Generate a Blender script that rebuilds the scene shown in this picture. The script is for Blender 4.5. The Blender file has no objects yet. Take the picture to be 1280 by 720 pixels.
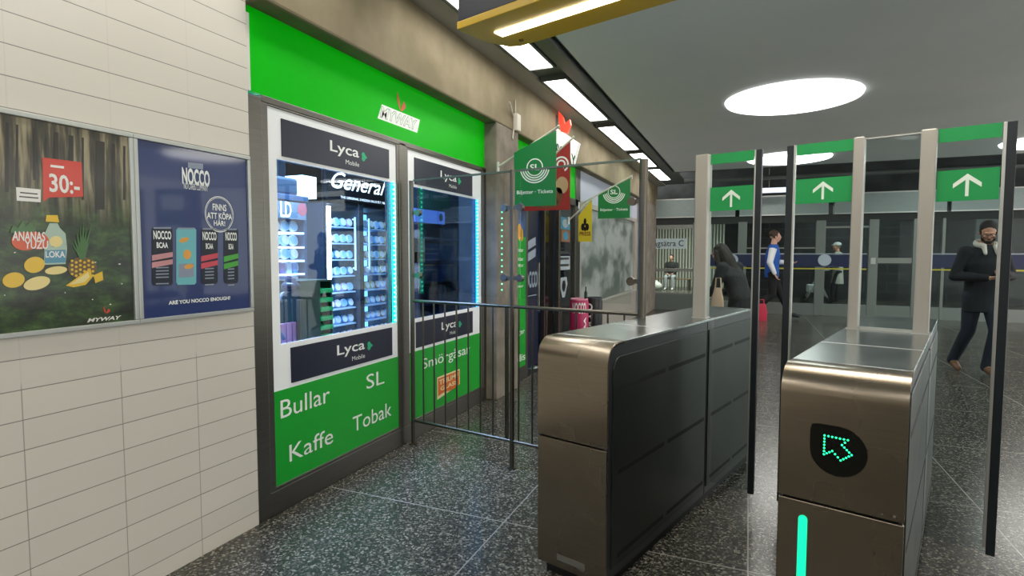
import bpy, math, random
import numpy as np
from mathutils import Vector, Matrix, Quaternion
random.seed(7)
SC = bpy.context.scene; COL = SC.collection
V = Vector
# ------------------------------------------------------------------ camera
F, YAW, PITCH, ROLL, G = 702.412214, 0.398076517, 0.0591594977, 0.00121178973, 0.281943795
H = 1.4
fw = V((-math.sin(YAW)*math.cos(PITCH), math.cos(YAW)*math.cos(PITCH), -math.sin(PITCH)))
rt0 = V((math.cos(YAW), math.sin(YAW), 0)); up0 = rt0.cross(fw)
rt = math.cos(ROLL)*rt0 + math.sin(ROLL)*up0; up = -math.sin(ROLL)*rt0 + math.cos(ROLL)*up0
EYE = V((0, 0, H))
cam = bpy.data.cameras.new('camera'); cam.sensor_width = 36; cam.lens = F/1280*36; cam.clip_start = .05
co = bpy.data.objects.new('camera', cam); COL.objects.link(co); SC.camera = co
M = Matrix((rt, up, -fw)).transposed().to_4x4(); M.translation = EYE; co.matrix_world = M

def hit(px, py, n, o):
    d = (px-640)/F*rt - (py-360)/F*up + fw
    n = V(n); return EYE + d*((V(o)-EYE).dot(n)/d.dot(n))
XW = -2.311
def W(px, py, x=XW): return hit(px, py, (1, 0, 0), (x, 0, 0))
def FL(px, py, z=0): return hit(px, py, (0, 0, 1), (0, 0, z))
def YP(px, py, y): return hit(px, py, (0, 1, 0), (0, y, 0))
Gd = V((math.sin(G), math.cos(G), 0)); Cd = V((math.cos(G), -math.sin(G), 0)); UP = V((0, 0, 1))
def GV(px, py, v=3.15):
    q = hit(px, py, Gd, Gd*v); return q.dot(Cd), q[2]
GM = Matrix.Rotation(-G, 4, 'Z')

# ------------------------------------------------------------------ materials
def lin(c):
    if isinstance(c, str): c = [int(c[i:i+2], 16)/255 for i in (0, 2, 4)]
    return tuple(x/12.92 if x <= .04045 else ((x+.055)/1.055)**2.4 for x in c)
MC = {}
def mat(name, col='808080', rough=.5, metal=0., emit=0., ecol=None, spec=.5, coat=0.):
    if name in MC: return MC[name]
    m = bpy.data.materials.new(name); m.use_nodes = True
    b = m.node_tree.nodes['Principled BSDF']
    b.inputs['Base Color'].default_value = (*lin(col), 1); b.inputs['Roughness'].default_value = rough
    b.inputs['Metallic'].default_value = metal; b.inputs['Specular IOR Level'].default_value = spec
    b.inputs['Coat Weight'].default_value = coat; b.inputs['Coat Roughness'].default_value = .08
    if emit:
        b.inputs['Emission Color'].default_value = (*lin(ecol or col), 1); b.inputs['Emission Strength'].default_value = emit
    MC[name] = m; return m
def nodes(m): return m.node_tree.nodes, m.node_tree.links, m.node_tree.nodes['Principled BSDF']
def coords(m, kind='Object', scale=(1, 1, 1), rot=(0, 0, 0)):
    n, l, _ = nodes(m); t = n.new('ShaderNodeTexCoord'); mp = n.new('ShaderNodeMapping')
    mp.inputs['Scale'].default_value = scale; mp.inputs['Rotation'].default_value = rot
    l.new(t.outputs[kind], mp.inputs[0]); return mp.outputs[0]
def geo(m, scale=(1, 1, 1), rot=(0, 0, 0), loc=(0, 0, 0)):
    n, l, _ = nodes(m); t = n.new('ShaderNodeNewGeometry'); mp = n.new('ShaderNodeMapping')
    mp.inputs['Scale'].default_value = scale; mp.inputs['Rotation'].default_value = rot; mp.inputs['Location'].default_value = loc
    l.new(t.outputs['Position'], mp.inputs[0]); return mp.outputs[0]
def noise(m, vec, scale=5, detail=3, rough=.5):
    n, l, _ = nodes(m); t = n.new('ShaderNodeTexNoise'); t.inputs['Scale'].default_value = scale
    t.inputs['Detail'].default_value = detail; t.inputs['Roughness'].default_value = rough
    l.new(vec, t.inputs['Vector']); return t.outputs['Fac']
def ramp(m, fac, stops, interp='LINEAR'):
    n, l, _ = nodes(m); r = n.new('ShaderNodeValToRGB'); r.color_ramp.interpolation = interp
    e = r.color_ramp.elements
    while len(e) < len(stops): e.new(.5)
    for el, (p, c) in zip(e, stops):
        el.position = p; el.color = (*lin(c), 1)
    l.new(fac, r.inputs[0]); return r.outputs[0]
def noisy(name, c0, c1, scale=6, rough=.6, metal=0, stretch=(1, 1, 1), bump=0, detail=5, lo=.35, hi=.65, spec=.5):
    if name in MC: return MC[name]
    m = mat(name, c0, rough, metal, spec=spec); n, l, b = nodes(m)
    f = noise(m, coords(m, scale=stretch), scale, detail); l.new(ramp(m, f, [(lo, c0), (hi, c1)]), b.inputs['Base Color'])
    if bump:
        bp = n.new('ShaderNodeBump'); bp.inputs['Strength'].default_value = bump; bp.inputs['Distance'].default_value = .01
        l.new(f, bp.inputs['Height']); l.new(bp.outputs[0], b.inputs['Normal'])
    return m
def glassy(name, tint=(.85, .9, .89), refl=.12, haze=.03, hazecol='8a9698', ior=1.5):
    if name in MC: return MC[name]
    m = bpy.data.materials.new(name); m.use_nodes = True; n, l = m.node_tree.nodes, m.node_tree.links; n.clear()
    o = n.new('ShaderNodeOutputMaterial'); t = n.new('ShaderNodeBsdfTransparent'); t.inputs[0].default_value = (*tint, 1)
    g = n.new('ShaderNodeBsdfGlossy'); g.inputs['Roughness'].default_value = .02; g.inputs[0].default_value = (.95, .97, 1, 1)
    d = n.new('ShaderNodeBsdfDiffuse'); d.inputs[0].default_value = (*lin(hazecol), 1)
    fr = n.new('ShaderNodeFresnel'); fr.inputs[0].default_value = ior
    mu = n.new('ShaderNodeMath'); mu.operation = 'MULTIPLY'; mu.inputs[1].default_value = refl/.04*.5
    mu.use_clamp = True
    l.new(fr.outputs[0], mu.inputs[0])
    m1 = n.new('ShaderNodeMixShader'); m1.inputs[0].default_value = haze; l.new(t.outputs[0], m1.inputs[1]); l.new(d.outputs[0], m1.inputs[2])
    m2 = n.new('ShaderNodeMixShader'); l.new(mu.outputs[0], m2.inputs[0]); l.new(m1.outputs[0], m2.inputs[1]); l.new(g.outputs[0], m2.inputs[2])
    l.new(m2.outputs[0], o.inputs[0]); MC[name] = m; return m
def brushed(name, c0, c1, rough=.3, stretch=(1, 1, 60), metal=1.):
    if name in MC: return MC[name]
    m = mat(name, c0, rough, metal); n, l, b = nodes(m)
    f = noise(m, coords(m, scale=stretch), 8, 2); l.new(ramp(m, f, [(.3, c0), (.7, c1)]), b.inputs['Base Color'])
    f2 = noise(m, coords(m, scale=(1, 1, 1)), 3, 3)
    mr = n.new('ShaderNodeMapRange'); mr.inputs['To Min'].default_value = rough-.06; mr.inputs['To Max'].default_value = rough+.08
    l.new(f2, mr.inputs[0]); l.new(mr.outputs[0], b.inputs['Roughness']); return m

steel = brushed('brushed steel', '8f8476', '9a8f80', .25)
steel_top = brushed('polished steel top', 'a9aeae', 'b4b8b8', .22, (60, 1, 1))
steel_dark = brushed('dark gate side panel', '3e413f', '464a47', .32, (1, 60, 1), .8)
steel_mid = brushed('satin stainless tube', '67625a', '736e66', .34)
frame_m = brushed('anodised door frame', '6f6c66', '7a7771', .36)
slotm = mat('dark slot', '050606', .6)
blackm = mat('black rubber', '0b0d10', .45)
black_plastic = mat('black plastic', '101216', .35)
alu = mat('aluminium edge', 'bfc0bc', .35, .8)
postm = mat('post lacquer', 'aaa59c', .4, .35)
white = mat('white paint', 'e9e9e6', .5)
wfoil = mat('white window foil', 'f4f6f7', .45)
navy = mat('navy foil', '171b33', .35)
green_foil = mat('green foil', '0aa02a', .35)
green_sign = mat('lit green fascia', '04980a', .35, emit=.31, ecol='02ac06', spec=.12)
green_dark = mat('SL green', '0b7a3c', .45)
green_gate = mat('gate sign green', '0a8a44', .4, emit=.06)
letter = mat('white lettering', 'eef2ee', .5)
teal = mat('teal heart', '23b07a', .5)
red = mat('red print', 'd43a26', .45)
yellow = mat('yellow enamel', 'd8b021', .4)
concrete = noisy('raw concrete', '6b6458', '877d70', 5, .85, bump=.3, detail=8)
beam_m = noisy('brown grey concrete beam', '74694f', '8b7f66', 2.5, .85, bump=.25, detail=8)
glass_gate = glassy('gate glass', (.86, .91, .91), .009, .0, '7c8c92')
glass_fence = glassy('fence glass', (.93, .955, .945), .004, .0)
glass_shop = glassy('shop glass', (.96, .98, .99), .006, .0)
glass_dark = glassy('dark shop glass', (.5, .6, .75), .03, .01, '203050')
glass_back = glassy('partition glass', (.86, .9, .88), .015, .0, '606a68')
emit_white = mat('lamp diffuser', 'ffffff', .5, emit=9.5, ecol='fffdf6')

# ------------------------------------------------------------------ mesh builder
class MB:
    def __init__(s, xf=None): s.v = []; s.f = []; s.m = []; s.sm = []; s.xf = xf
    def add(s, vs, fs, m=0, smooth=False, flip=False):
        b = len(s.v)
        for p in vs:
            p = V(p); s.v.append(s.xf @ p if s.xf else p)
        for f in fs:
            s.f.append([b+i for i in f]); s.m.append(m); s.sm.append(smooth)
        return s
    def box(s, x0, x1, y0, y1, z0, z1, m=0):
        vs = [(x, y, z) for z in (z0, z1) for y in (y0, y1) for x in (x0, x1)]
        return s.add(vs, [(0, 2, 3, 1), (4, 5, 7, 6), (0, 1, 5, 4), (2, 6, 7, 3), (0, 4, 6, 2), (1, 3, 7, 5)], m)
    def prism(s, pts, vec, m=0):
        n = len(pts); vec = V(vec); vs = [V(p) for p in pts] + [V(p)+vec for p in pts]
        fs = [tuple(range(n))[::-1], tuple(range(n, 2*n))] + [(i, (i+1) % n, n+(i+1) % n, n+i) for i in range(n)]
        return s.add(vs, fs, m)
    def poly(s, pts, m=0): return s.add(pts, [tuple(range(len(pts)))], m)
    def cyl(s, p0, p1, r0, r1=None, n=16, m=0, cap=True):
        p0, p1 = V(p0), V(p1); r1 = r0 if r1 is None else r1
        d = (p1-p0).normalized(); a = d.orthogonal().normalized(); b = d.cross(a); vs = []
        for p, r in ((p0, r0), (p1, r1)):
            for i in range(n):
                t = 2*math.pi*i/n; vs.append(p + a*(r*math.cos(t)) + b*(r*math.sin(t)))
        s.add(vs, [(i, (i+1) % n, n+(i+1) % n, n+i) for i in range(n)], m, True)
        if cap: s.add(vs, [tuple(range(n))[::-1], tuple(range(n, 2*n))], m)
        return s
    def tube(s, path, r, n=10, m=0):
        path = [V(p) for p in path]; vs = []; k = len(path)
        a = (path[1]-path[0]).orthogonal().normalized()
        for i, p in enumerate(path):
            d = (path[min(i+1, k-1)]-path[max(i-1, 0)]).normalized(); a = (a-d*a.dot(d)).normalized(); b = d.cross(a)
            rr = r[i] if isinstance(r, (list, tuple)) else r
            vs += [p + a*(rr*math.cos(2*math.pi*j/n)) + b*(rr*math.sin(2*math.pi*j/n)) for j in range(n)]
        fs = [(i*n+j, i*n+(j+1) % n, (i+1)*n+(j+1) % n, (i+1)*n+j) for i in range(k-1) for j in range(n)]
        s.add(vs, fs, m, True); s.add(vs, [tuple(range(n))[::-1], tuple(range((k-1)*n, k*n))], m); return s
    def ell(s, c, r, rot=None, n=16, k=10, m=0):
        c = V(c); r = (r, r, r) if isinstance(r, (int, float)) else r; vs = []; fs = []
        for i in range(k+1):
            th = math.pi*i/k
            for j in range(n):
                ph = 2*math.pi*j/n; p = V((r[0]*math.sin(th)*math.cos(ph), r[1]*math.sin(th)*math.sin(ph), r[2]*math.cos(th)))
                vs.append(c + (rot @ p if rot else p))
        for i in range(k):
            for j in range(n): fs.append((i*n+j, (i+1)*n+j, (i+1)*n+(j+1) % n, i*n+(j+1) % n))
        return s.add(vs, fs, m, True)
    def loft(s, rings, m=0, cap=True):      # rings: lists of points
        n = len(rings[0]); vs = [p for r in rings for p in r]
        fs = [(i*n+j, i*n+(j+1) % n, (i+1)*n+(j+1) % n, (i+1)*n+j) for i in range(len(rings)-1) for j in range(n)]
        s.add(vs, fs, m, True)
        if cap: s.add(vs, [tuple(range(n))[::-1], tuple(range((len(rings)-1)*n, len(rings)*n))], m)
        return s
    def disc(s, c, ex, ey, rx, ry=None, m=0, n=40, r_in=0, a0=0, a1=360):
        c, ex, ey = V(c), V(ex), V(ey); ry = rx if ry is None else ry; full = (a1-a0) >= 360; pts = []; inn = []
        k = n if full else n+1
        for i in range(k):
            t = math.radians(a0+(a1-a0)*i/n); pts.append(c+ex*(rx*math.cos(t))+ey*(ry*math.sin(t)))
            q = r_in/rx; inn.append(c+ex*(rx*q*math.cos(t))+ey*(ry*q*math.sin(t)))
        if not r_in: return s.add(pts, [tuple(range(k))], m)
        return s.add(pts+inn, [(i, (i+1) % k, k+(i+1) % k, k+i) for i in range(n)], m)
    def text(s, txt, P, ex, ey, w, h, m=0, bold=0., shear=0., depth=.0, mono=False, ref=False):
        vs, fs = text_geo(txt, bold, shear); vr = text_geo(txt, 0, shear)[0] if ref else vs; xs = [v[0] for v in vr]; ys = [v[1] for v in vr]
        x0, x1, y0, y1 = min(xs), max(xs), min(ys), max(ys); sx = w/(x1-x0); sy = (h/(y1-y0)) if h else sx
        P, ex, ey = V(P), V(ex), V(ey)
        out = [P + ex*((v[0]-x0)*sx) + ey*((v[1]-y0)*sy) for v in vs]
        s.add(out, fs, m)
        if depth: s.add([p+ex.cross(ey)*(-depth) for p in out], [], m)
        return s
TG = {}
def text_geo(txt, bold, shear):
    key = (txt, bold, shear)
    if key in TG: return TG[key]
    c = bpy.data.curves.new('lettering', 'FONT'); c.body = txt; c.size = 1; c.offset = bold; c.shear = shear; c.resolution_u = 3; c.fill_mode = 'FRONT'
    o = bpy.data.objects.new('lettering', c); COL.objects.link(o); dg = bpy.context.evaluated_depsgraph_get(); dg.update()
    me = bpy.data.meshes.new_from_object(o.evaluated_get(dg)); TG[key] = ([v.co.copy() for v in me.vertices], [tuple(p.vertices) for p in me.polygons])
    bpy.data.objects.remove(o); bpy.data.curves.remove(c); bpy.data.meshes.remove(me); return TG[key]

WM = {}   # world matrices of our objects
def empty(name, loc, rz=0):
    o = bpy.data.objects.new(name, None); o.empty_display_size = .1; COL.objects.link(o)
    o.location = loc; o.rotation_euler.z = rz; WM[o.name] = Matrix.Translation(V(loc)) @ Matrix.Rotation(rz, 4, 'Z'); return o
def tag(o, label=None, cat=None, group=None, kind=None):
    if label: o['label'] = label
    if cat: o['category'] = cat
    if group: o['group'] = group
    if kind: o['kind'] = kind
    return o
def build(mb, name, mats, parent=None, bevel=0, label=None, seg=2, remesh=0, smooth=0):
    if not isinstance(mats, (list, tuple)): mats = [mats]
    if parent is not None: mw = WM[parent.name]
    else:
        xs = np.array([tuple(v) for v in mb.v]); lo, hi = xs.min(0), xs.max(0)
        mw = Matrix.Translation(V(((lo[0]+hi[0])/2, (lo[1]+hi[1])/2, lo[2])))
    inv = mw.inverted(); me = bpy.data.meshes.new(name)
    me.from_pydata([tuple(inv @ v) for v in mb.v], [], mb.f)
    for m in mats: me.materials.append(m)
    me.polygons.foreach_set('material_index', mb.m); me.polygons.foreach_set('use_smooth', mb.sm); me.update()
    if remesh:
        t = bpy.data.objects.new('t', me); COL.objects.link(t)
        r = t.modifiers.new('r', 'REMESH'); r.mode = 'VOXEL'; r.voxel_size = remesh; r.use_smooth_shade = True
        if smooth: q = t.modifiers.new('s', 'SMOOTH'); q.iterations = smooth; q.factor = .6
        dg = bpy.context.evaluated_depsgraph_get(); dg.update()
        me2 = bpy.data.meshes.new_from_object(t.evaluated_get(dg)); bpy.data.objects.remove(t); me = me2; me.name = name
        if len(me.materials) == 0: me.materials.append(mats[0])
    o = bpy.data.objects.new(name, me); COL.objects.link(o)
    if parent is not None: o.parent = parent; WM[o.name] = mw
    else: o.matrix_world = mw; WM[o.name] = mw
    if bevel:
        b = o.modifiers.new('bevel', 'BEVEL'); b.width = bevel; b.segments = seg; b.limit_method = 'ANGLE'; b.angle_limit = .6
    if label: o['label'] = label
    return o
def struct(mb, name, mats, parent=None, bevel=0): return tag(build(mb, name, mats, parent, bevel), kind='structure') if parent is None else build(mb, name, mats, parent, bevel)
def base(loc): return (loc[0], loc[1], loc[2])
EY, EZ, EX = V((0, 1, 0)), UP, V((1, 0, 0))
def copy_tree(o, parent=None):
    c = o.copy(); COL.objects.link(c); c.parent = parent if parent else None
    for ch in o.children: copy_tree(ch, c)
    return c

# ------------------------------------------------------------------ floor
m = mat('terrazzo floor', '54534d', .24); n, l, b = nodes(m)
p = geo(m)
vo = n.new('ShaderNodeTexVoronoi'); vo.inputs['Scale'].default_value = 105; l.new(p, vo.inputs['Vector'])
sp = n.new('ShaderNodeSeparateColor'); l.new(vo.outputs['Color'], sp.inputs[0])
chips = ramp(m, sp.outputs[0], [(0, '2a2926'), (.45, '383731'), (.7, '4f4d45'), (.88, '726e63'), (1, '948f82')])
big = noise(m, geo(m), 1.1, 3)
mx = n.new('ShaderNodeMix'); mx.data_type = 'RGBA'; mx.blend_type = 'MULTIPLY'; mx.inputs[0].default_value = .5
l.new(chips, mx.inputs[6]); l.new(ramp(m, big, [(.3, 'b0b0b0'), (.7, 'ffffff')]), mx.inputs[7])
br = n.new('ShaderNodeTexBrick'); br.offset = 0; br.squash = 1
br.inputs['Scale'].default_value = 1; br.inputs['Brick Width'].default_value = 1.18; br.inputs['Row Height'].default_value = 1.18
br.inputs['Mortar Size'].default_value = .004; br.inputs['Mortar Smooth'].default_value = .3
l.new(geo(m, loc=(1.15, -2.63+1.18*20, 0)), br.inputs['Vector'])
m2 = n.new('ShaderNodeMix'); m2.data_type = 'RGBA'; l.new(br.outputs['Fac'], m2.inputs[0]); l.new(mx.outputs[2], m2.inputs[6]); m2.inputs[7].default_value = (*lin('8d8b84'), 1)
l.new(m2.outputs[2], b.inputs['Base Color'])
floor_m = m
struct(MB().box(XW, 8, -9, 26, -.1, 0), 'floor', floor_m)
struct(MB().box(XW-.2, 8, -9.1, -9, 0, 3.2), 'wall_back', mat('hall wall behind', 'a39a8a', .6))

# ------------------------------------------------------------------ left wall of white tiles
m = mat('white glazed wall tile', 'c9c6c0', .3); n, l, b = nodes(m)
br = n.new('ShaderNodeTexBrick'); br.offset = .0; br.squash = 1; br.offset_frequency = 7
br.inputs['Scale'].default_value = 1; br.inputs['Brick Width'].default_value = .335; br.inputs['Row Height'].default_value = .1068
br.inputs['Mortar Size'].default_value = .0018; br.inputs['Mortar Smooth'].default_value = .1; br.inputs['Bias'].default_value = 0
br.inputs['Color1'].default_value = (*lin('d8d2c6'), 1); br.inputs['Color2'].default_value = (*lin('d3cdc2'), 1); br.inputs['Mortar'].default_value = (*lin('8c8780'), 1)
t = n.new('ShaderNodeNewGeometry'); sx = n.new('ShaderNodeSeparateXYZ'); cx = n.new('ShaderNodeCombineXYZ')
ay = n.new('ShaderNodeMath'); ay.inputs[1].default_value = -1.783+.335*30; az = n.new('ShaderNodeMath'); az.inputs[1].default_value = -2.105+.1068*40
l.new(t.outputs['Position'], sx.inputs[0]); l.new(sx.outputs[1], ay.inputs[0]); l.new(sx.outputs[2], az.inputs[0])
l.new(ay.outputs[0], cx.inputs[0]); l.new(az.outputs[0], cx.inputs[1]); l.new(cx.outputs[0], br.inputs['Vector'])
br.inputs['Brick Width'].default_value = 500.
b2 = n.new('ShaderNodeTexBrick'); b2.offset = .0; b2.squash = 1
b2.inputs['Scale'].default_value = 1; b2.inputs['Brick Width'].default_value = .335; b2.inputs['Row Height'].default_value = 500.; b2.inputs['Mortar Size'].default_value = .0018
l.new(cx.outputs[0], b2.inputs['Vector'])
mk = n.new('ShaderNodeMapRange'); mk.inputs['From Min'].default_value = .93; mk.inputs['From Max'].default_value = .96; mk.inputs['To Min'].default_value = .8; mk.inputs['To Max'].default_value = .12
l.new(sx.outputs[2], mk.inputs[0]); mm_ = n.new('ShaderNodeMath'); mm_.operation = 'MULTIPLY'; l.new(mk.outputs[0], mm_.inputs[0]); l.new(b2.outputs['Fac'], mm_.inputs[1])
mj = n.new('ShaderNodeMix'); mj.data_type = 'RGBA'; l.new(mm_.outputs[0], mj.inputs[0]); l.new(br.outputs['Color'], mj.inputs[6]); mj.inputs[7].default_value = (*lin('8c8780'), 1)
l.new(mj.outputs[2], b.inputs['Base Color'])
bp = n.new('ShaderNodeBump'); bp.inputs['Distance'].default_value = .002; bp.inputs['Strength'].default_value = .6; bp.invert = True
l.new(br.outputs['Fac'], bp.inputs['Height']); l.new(bp.outputs[0], b.inputs['Normal'])
tile_m = m
struct(MB().box(XW-.2, XW, -9, 2.11, 0, 3.15), 'wall_left', tile_m)

# concrete beam and columns over / between the shop bays
XB = -2.2
struct(MB().box(XW-.3, XB, 2.11, 14.9, 2.64, 3.2), 'trim_1', beam_m, bevel=.015)
struct(MB().box(XW-.3, XB, 4.86, 5.40, 0, 2.64), 'trim_2', concrete, bevel=.012)
struct(MB().box(XW-.3, XB, 12.7, 14.75, 0, 2.64), 'trim_3', noisy('pinkish concrete', '8a7f76', 'a79b90', 4, .8), bevel=.012)
# shop room shell behind the windows
inner = mat('shop interior wall', 'a9c6e8', .7)
innerd = mat('shop interior dark', '131a28', .6)
sh = MB(); sh.box(-5.3, -5.2, 1.9, 12.7, 0, 2.75); sh.box(-5.2, XW-.21, 1.8, 1.9, 0, 2.75); sh.box(-5.2, XW-.31, 12.7, 12.8, 0, 2.75)
struct(sh, 'wall_shop', inner)
struct(MB().box(-5.3, XW-.31, 1.8, 12.8, 2.66, 2.72), 'ceiling_shop', mat('shop ceiling', '596f86', .7))
struct(MB().box(-5.3, XW, 1.8, 12.8, -.1, 0), 'floor_shop', mat('shop floor', '23282c', .4))

# ------------------------------------------------------------------ ceiling
ceil_m = noisy('grey metal ceiling sheet', 'dadfdd', 'e2e6e4', .7, .5, 0)
ceil_d = mat('dark ceiling channel', '6b706c', .5)
ceil_l = mat('pale ceiling edge sheet', 'a5a59c', .5)
cm = MB(); cm.box(-1.47, 8, -9, 12.4, 3.15, 3.2)
struct(cm, 'ceiling', ceil_m)
struct(MB().box(XB-.05, -2.0, -9, 14.9, 3.155, 3.2).box(XW, XB, -9, 2.11, 3.15, 3.2), 'trim_4', ceil_l)
struct(MB().box(-2.0, -1.47, -9, 14.9, 3.19, 3.22), 'trim_5', ceil_d)
struct(MB().box(-1.66, -1.52, -9, 12.4, 3.13, 3.19), 'trim_6', mat('ceiling light channel lip', '5c605d', .45, .4), bevel=.006)
dark_up = noisy('dark bulkhead', '3a3d3e', '55595a', 2, .7)
struct(MB().box(-1.47, 8, 12.4, 12.5, 3.15, 3.75).box(-1.47, 8, 12.4, 15.6, 3.7, 3.8).box(-2.6, 8, 15.5, 15.6, 2.6, 3.75), 'ceiling_recess', dark_up)

def strip_light(y0, y1, lab):
    t = empty('ceiling_light', (-1.83, (y0+y1)/2, 3.19)); tag(t, lab, 'ceiling light', 'row of rectangular ceiling lights over the shop front')
    fr = MB()
    for a in ((-1.97, -1.945, y0, y1), (-1.715, -1.69, y0, y1), (-1.945, -1.715, y0, y0+.02), (-1.945, -1.715, y1-.02, y1)): fr.box(*a, 3.135, 3.19)
    build(fr, 'frame', ceil_d, t); build(MB().box(-1.945, -1.715, y0+.02, y1-.02, 3.145, 3.165), 'diffuser', emit_white, t)
for a in ((-3.8, -1.95, 'rectangular ceiling light in the wall-side row, behind the viewer'), (-1.5, .35, 'rectangular ceiling light in the wall-side row, above the viewer'), (.75, 2.6, 'rectangular ceiling light in the wall-side row, above the posters'),
          (3.1, 5.08, 'rectangular ceiling light half hidden behind the yellow overhead sign, nearest in its row'), (5.42, 7.28, 'long rectangular ceiling light just beyond the yellow overhead sign'),
          (7.64, 9.5, 'rectangular ceiling light third along the row over the shop front'), (9.83, 11.45, 'small-looking rectangular ceiling light fourth along the row'),
          (11.78, 13.6, 'farthest rectangular ceiling light beside the header at the row end')): strip_light(*a)
def round_light(x, y, r, lab):
    t = empty('round_ceiling_light', (x, y, 3.15)); tag(t, lab, 'ceiling light', 'round ceiling lights')
    rim = MB()
    for (ra, za), (rb, zb) in (((r, 3.15), (r-.015, 3.125)), ((r-.015, 3.125), (r-.06, 3.12)), ((r-.06, 3.12), (r-.075, 3.15))):
        N = 64; vs = [(x+q*math.cos(2*math.pi*i/N), y+q*math.sin(2*math.pi*i/N), z) for q, z in ((ra, za), (rb, zb)) for i in range(N)]
        rim.add(vs, [(i, (i+1) % N, N+(i+1) % N, N+i) for i in range(N)], 0, True)
    build(rim, 'rim', mat('glowing light rim', 'ffffff', .5, emit=2.2), t)
    g = MB(); g.cyl((x, y, 3.1195), (x, y, 3.1215), r-.07, n=64)
    build(MB().cyl((x, y, 3.1255), (x, y, 3.148), r-.078, n=64), 'diffuser', emit_white, t)
for a in ((.40, 7.1, .70, 'big round glowing ceiling light above the gates'), (.62, 11.4, .70, 'second round ceiling light, seen over the top of the gate glass'),
          (4.3, 11.2, .70, 'round ceiling light at the right edge, far back'), (4.2, 7.1, .70, 'round ceiling light right of the frame'),
          (.4, 2.7, .70, 'round ceiling light directly over the gates, out of frame'), (.4, -1.6, .70, 'round ceiling light behind the viewer'), (.4, -5.9, .70, 'round ceiling light far behind the viewer'), (4.2, 2.7, .70, 'round ceiling light right of the gates, out of frame')): round_light(*a)

# ------------------------------------------------------------------ shop front
def wq(pts, d=0.): return [W(*p)+EX*d for p in pts]
def yz(px, py): q = W(px, py); return q[1], q[2]
def wtext(mb, s, bl, tr, m, d, **k):
    a, c = W(*bl), W(*tr); mb.text(s, a+EX*d, EY, EZ, c[1]-a[1], c[2]-a[2], m, **k)

# frame of the first bay (between tile wall and column)
fr = MB(); D0 = -.05
def fbox(y0, y1, z0, z1, x0=XW-.07, x1=XW): fr.box(x0, x1, y0, y1, z0, z1)
yA, yB, yC, yD, yE = 2.11, 2.235, 3.39, 3.535, 4.765
zs, zh, zt = .15, 2.17, 2.215
fbox(yA, yB-.04, 0, 2.2); fbox(yB-.04, 4.86, 0, zs-.02); fbox(yC+.03, yD-.03, zs-.02, 2.2); fbox(yE+.03, 4.86, zs-.02, 2.2)
fbox(yB-.04, 4.86, zh+.01, zt)
for y0, y1 in ((yB, yC), (yD, yE)):     # stepped inner rims
    for a in ((y0-.04, y0, zs-.02, zh+.01), (y1, y1+.03, zs-.02, zh+.01), (y0, y1, zs-.02, zs), (y0, y1, zh, zh+.01)):
        fr.box(XW-.07, XW-.002, *a)
w1 = struct(fr, 'window_1', frame_m, bevel=.004)
gb = 0.655+.0   # bottom of glass computed below
z_gt1 = W(420, 213)[2]; z_gb1 = W(420, 416)[2]
build(MB().box(XW-.027, XW-.019, yB, yC, zs, zh), 'pane', glass_shop, w1)
build(MB().box(XW-.027, XW-.019, yD, yE, zs, zh), 'pane', glass_dark, w1)
lk = MB(); a = W(522, 327); c = W(531, 298); lk.box(XW-.019, XW-.02, a[1]-.02, c[1]+.03, a[2], c[2]); lk.box(XW-.02, XW-.005, a[1]+.0, c[1]+.01, 1.34, 1.42, 1)
build(lk, 'door_lock', [alu, blackm], w1, bevel=.004)

# foil fields: white surround behind banner, green below
def foil_window(y0, y1, zt0, zt1, zb0, zb1, name, label, wl, wr_):
    mb = MB(); x = XW-.014
    def plate(a, b_, c, d, m=0): mb.box(x, x+.004, a, b_, c, d, m)
    plate(y0, y1, zt0, zt1); plate(y0, y1, zb0, zb1); plate(y0, y0+wl, zb1, zt0)
    plate(y1-wr_, y1, zb1, zt0)
    o = build(mb, name, wfoil); tag(o, label, 'window foil'); return o
zg = W(346, 490)[2]                       # top of the green
zA0, zA1 = W(487, 224)[2]-.03, zh-.01
print('shop z', zg, z_gt1, z_gb1, W(353, 148), W(487, 222), W(354, 195), W(365, 479), W(364, 435), W(345, 492), W(348, 428), W(342, 198), W(497,228), W(347, 609))
ban_t0, ban_t1 = W(354, 195)[2], W(353, 148)[2]
ban_b0, ban_b1 = W(365, 479)[2], W(364, 435)[2]
foil_window(yB, yC, ban_t0-.02, zh, zg, ban_b1+.03, 'window_foil', 'white foil border round the bright left shop window', .06, .012)
foil_window(yD, yE, ban_t0-.02, zh, zg, ban_b1+.03, 'window_foil', 'white foil border round the dark second shop window', .03, .06)
def banner(y0, y1, z0, z1, lab, tpos):
    t = empty('advertising_banner', (XW-.006, (y0+y1)/2, z0)); tag(t, lab, 'banner', None)
    build(MB().box(XW-.010, XW-.004, y0, y1, z0, z1), 'board', navy, t)
    hgt = z1-z0; yc = y0+(y1-y0)*tpos; L = MB(); x = XW-.0035
    L.text('Lyca', (x, yc-.17, z0+hgt*.36), EY, EZ, .27, hgt*.42, 0, bold=.012)
    L.text('Mobile', (x, yc-.03, z0+hgt*.17), EY, EZ, .13, hgt*.14, 0)
    hx, hz = yc+.15, z0+hgt*.53; r = hgt*.085
    L.disc((x, hx-.005, hz+r*.7), EY, EZ, r, m=1, n=20); L.disc((x, hx-.005, hz-r*.7), EY, EZ, r, m=1, n=20)
    L.poly([(x+.0003, hx-.005-r*.2, hz+r*1.6), (x+.0003, hx+r*2.1, hz), (x+.0003, hx-.005-r*.2, hz-r*1.6)], 1)
    build(L, 'lettering', [letter, teal], t)
for q in (((353, 148), (487, 184), 0), ((519, 197), (591, 215), 0)): pass
y353, y487, y519, y591 = W(353, 170)[1], W(487, 200)[1], W(519, 210)[1], W(591, 230)[1]
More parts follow.
